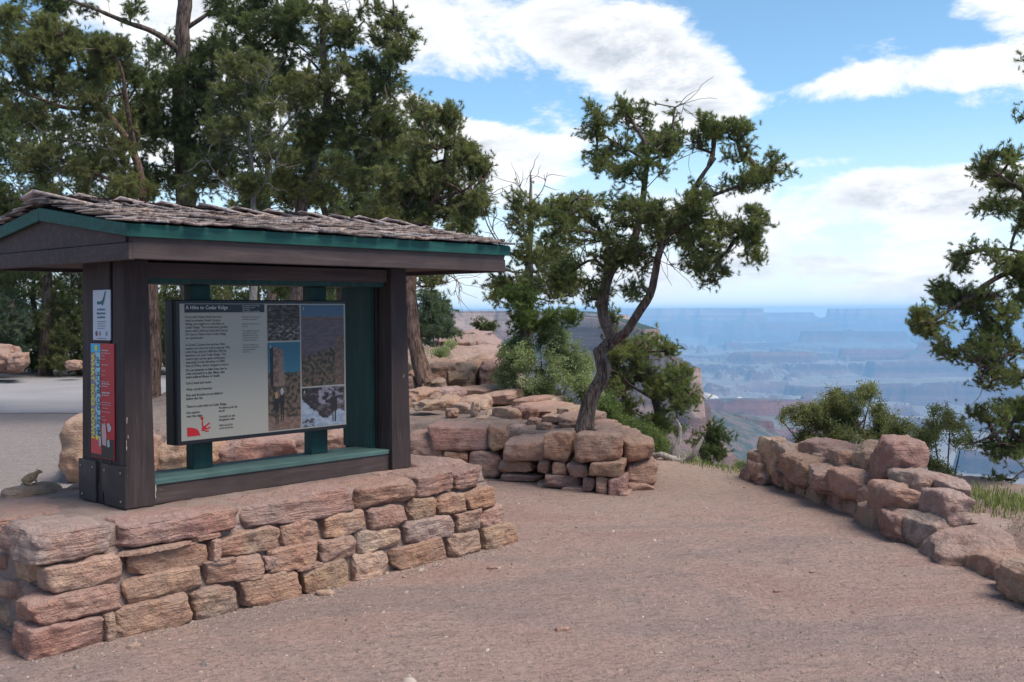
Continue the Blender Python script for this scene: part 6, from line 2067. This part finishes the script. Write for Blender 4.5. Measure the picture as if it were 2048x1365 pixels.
# ---- bleached dead stump at the trail lip
def stump():
    def q(zx, zy, d):
        return (1180 + zx / 6.02, 780 + zy / 6.02, d)
    parts = [([q(1030, 850, 11.2), q(1028, 760, 11.2), q(1045, 680, 11.2), (1180 + 1075 / 6.02, 780 + 570 / 6.02, 11.2), q(1088, 480, 11.2), q(1062, 400, 11.2), q(1030, 355, 11.2)], 0.046, 0.006, 'branch'),
             ([q(945, 840, 11.25), q(968, 770, 11.25), q(990, 680, 11.25), q(985, 585, 11.25)], 0.024, 0.005, 'branch'),
             ([q(1060, 870, 11.1), q(1150, 850, 11.05), q(1240, 790, 11.0), q(1300, 690, 11.0), q(1345, 610, 11.0), q(1360, 570, 11.0)], 0.038, 0.014, 'branch'),
             ([q(1020, 850, 11.15), q(940, 810, 11.15), q(860, 785, 11.15), q(780, 800, 11.2), q(640, 805, 11.4), q(560, 780, 11.6), q(470, 700, 11.8)], 0.045, 0.012, 'root'),
             ([q(1050, 850, 11.15), q(1120, 880, 11.0), q(1200, 880, 10.9)], 0.03, 0.008, 'root')]
    base = np.array(at(*parts[0][0][0]))
    root = thing('dead_stump', 'bleached dead stump with curved bare branches and a root on the trail lip', 'stump', tuple(base))
    for k, (pts, r0, r1, nm) in enumerate(parts):
        path = smooth_path([np.array(at(*p)) for p in pts], 0.02)
        n = len(path)
        path = path + 0.012 * np.stack([pn(path * 8 + j * 5) for j in range(3)], 1)
        V, F = [], []
        rad = np.linspace(r0, r1, n) * (1 + 0.15 * np.sin(np.linspace(0, 9, n) + k))
        sweep(path, rad, 12, V, F, k * 5.0, 0.3)
        link(nm, mesh_np(nm, np.concatenate(V) - base, np.concatenate(F), True), M_DEAD, root)


stump()


# ---- squirrel on the back rim of the plinth
def fur_mat(name, c1, c2):
    m, T = material(name)
    pos = T.new('ShaderNodeNewGeometry').outputs['Position']
    n = T.noise(pos, 260, 3, 0.7)
    w = T.noise(pos, 40, 3, 0.6)
    c = T.mix(T.ss(n, 0.4, 0.62), c1, c2)
    c = T.mix(T.m('MULTIPLY', w, 0.3), c, (0.40, 0.27, 0.18))
    finish(T, c, 0.85, T.bump(n, 0.8, 0.003), 0.1)
    return m


def squirrel():
    D = 6.2
    s = D / FPX

    def P(zx, zy, off=0.0):
        return at(zx / 11.38, 920 + zy / 11.38, D + off)
    base = P(620, 590)
    root = thing('squirrel', 'small grey brown rock squirrel sitting on the back rim of the plinth looking right', 'squirrel', tuple(base))

    def skin(name, pts, edges, mat, sub=2):
        me = bpy.data.meshes.new(name)
        me.from_pydata([tuple(p[0] - base) for p in pts], edges, [])
        o = link(name, me, mat, root)
        sk_ = o.modifiers.new('skin', 'SKIN')
        sk_.use_smooth_shade = True
        for v, p in zip(me.skin_vertices[0].data, pts):
            v.radius = (p[1], p[1])
            v.use_root = False
        me.skin_vertices[0].data[0].use_root = True
        sb = o.modifiers.new('sub', 'SUBSURF')
        sb.levels = sub
        sb.render_levels = sub
        return o
    f = s / 11.38 * 1.22   # metres per zoomed pixel
    pts = [(P(590, 450), 105 * f), (P(680, 410), 92 * f), (P(780, 380), 62 * f), (P(825, 310), 42 * f), (P(880, 262), 46 * f), (P(930, 278), 31 * f), (P(972, 284), 11 * f),   # 0-6 spine to nose
           (P(540, 500), 70 * f),                                          # 7 rump
           (P(610, 530, -.018), 50 * f), (P(690, 560, -.024), 26 * f), (P(750, 570, -.026), 17 * f),      # 8-10 near hind leg: thigh, heel, toes
           (P(610, 530, .018), 50 * f), (P(690, 556, .024), 26 * f), (P(745, 566, .026), 17 * f),
           (P(800, 430, -.012), 26 * f), (P(822, 500, -.014), 15 * f), (P(838, 548, -.015), 11 * f), (P(860, 552, -.016), 9 * f),   # near front leg
           (P(800, 430, .012), 26 * f), (P(828, 500, .014), 15 * f), (P(846, 546, .015), 11 * f), (P(868, 550, .016), 9 * f)]
    ed = [(0, 1), (1, 2), (2, 3), (3, 4), (4, 5), (5, 6), (0, 7), (0, 8), (8, 9), (9, 10), (0, 11), (11, 12), (12, 13), (2, 14), (14, 15), (15, 16), (16, 17), (2, 18), (18, 19), (19, 20), (20, 21)]
    skin('body', pts, ed, fur_mat('squirrel_fur', (0.16, 0.085, 0.04), (0.50, 0.33, 0.20)))
    tp = [(P(520, 545), 34 * f), (P(500, 590, -.02), 44 * f), (P(540, 640, -.035), 52 * f), (P(610, 640, -.05), 50 * f), (P(670, 670, -.055), 36 * f), (P(715, 705, -.055), 16 * f)]
    skin('tail', tp, [(k, k + 1) for k in range(5)], fur_mat('squirrel_tail_fur', (0.14, 0.12, 0.10), (0.36, 0.31, 0.27)))
    for o_ in (-.014, .014):
        skin('ear', [(P(845, 235, o_), 13 * f), (P(838, 205, o_ * 1.2), 6 * f)], [(0, 1)], fur_mat('ear_fur', (0.05, 0.035, 0.03), (0.12, 0.08, 0.06)), 1)
        me = bpy.data.meshes.new('eye')
        bm = bmesh.new()
        bmesh.ops.create_uvsphere(bm, u_segments=10, v_segments=8, radius=9 * f)
        bm.to_mesh(me)
        bm.free()
        link('eye', me, M_BLACK, root, None, P(895, 255, o_ * .82) - base)


squirrel()

# ------------------------------------------------------------------ the air in the canyon
def haze():
    me = bpy.data.meshes.new('haze')
    bm = bmesh.new()
    bmesh.ops.create_cube(bm, size=1.0)
    bm.to_mesh(me)
    bm.free()
    m = bpy.data.materials.new('canyon_air')
    m.use_nodes = True
    T = NT(m.node_tree)
    v = T.new('ShaderNodeVolumePrincipled')
    v.inputs["Color"].default_value = (0.36, 0.67, 1.0, 1)
    v.inputs['Density'].default_value = HAZE_D
    v.inputs['Anisotropy'].default_value = 0.0
    T.put(T.new('ShaderNodeOutputMaterial').inputs['Volume'], v.outputs[0])
    o = link('haze', me, m)
    o.scale = (44000, 44000, 1900)
    o.location = (0, -1200, 64 - 950)
    tag(o, kind='stuff')
    o['label'] = 'blue haze filling the canyon air'


HAZE_D = 0.92e-4
haze()
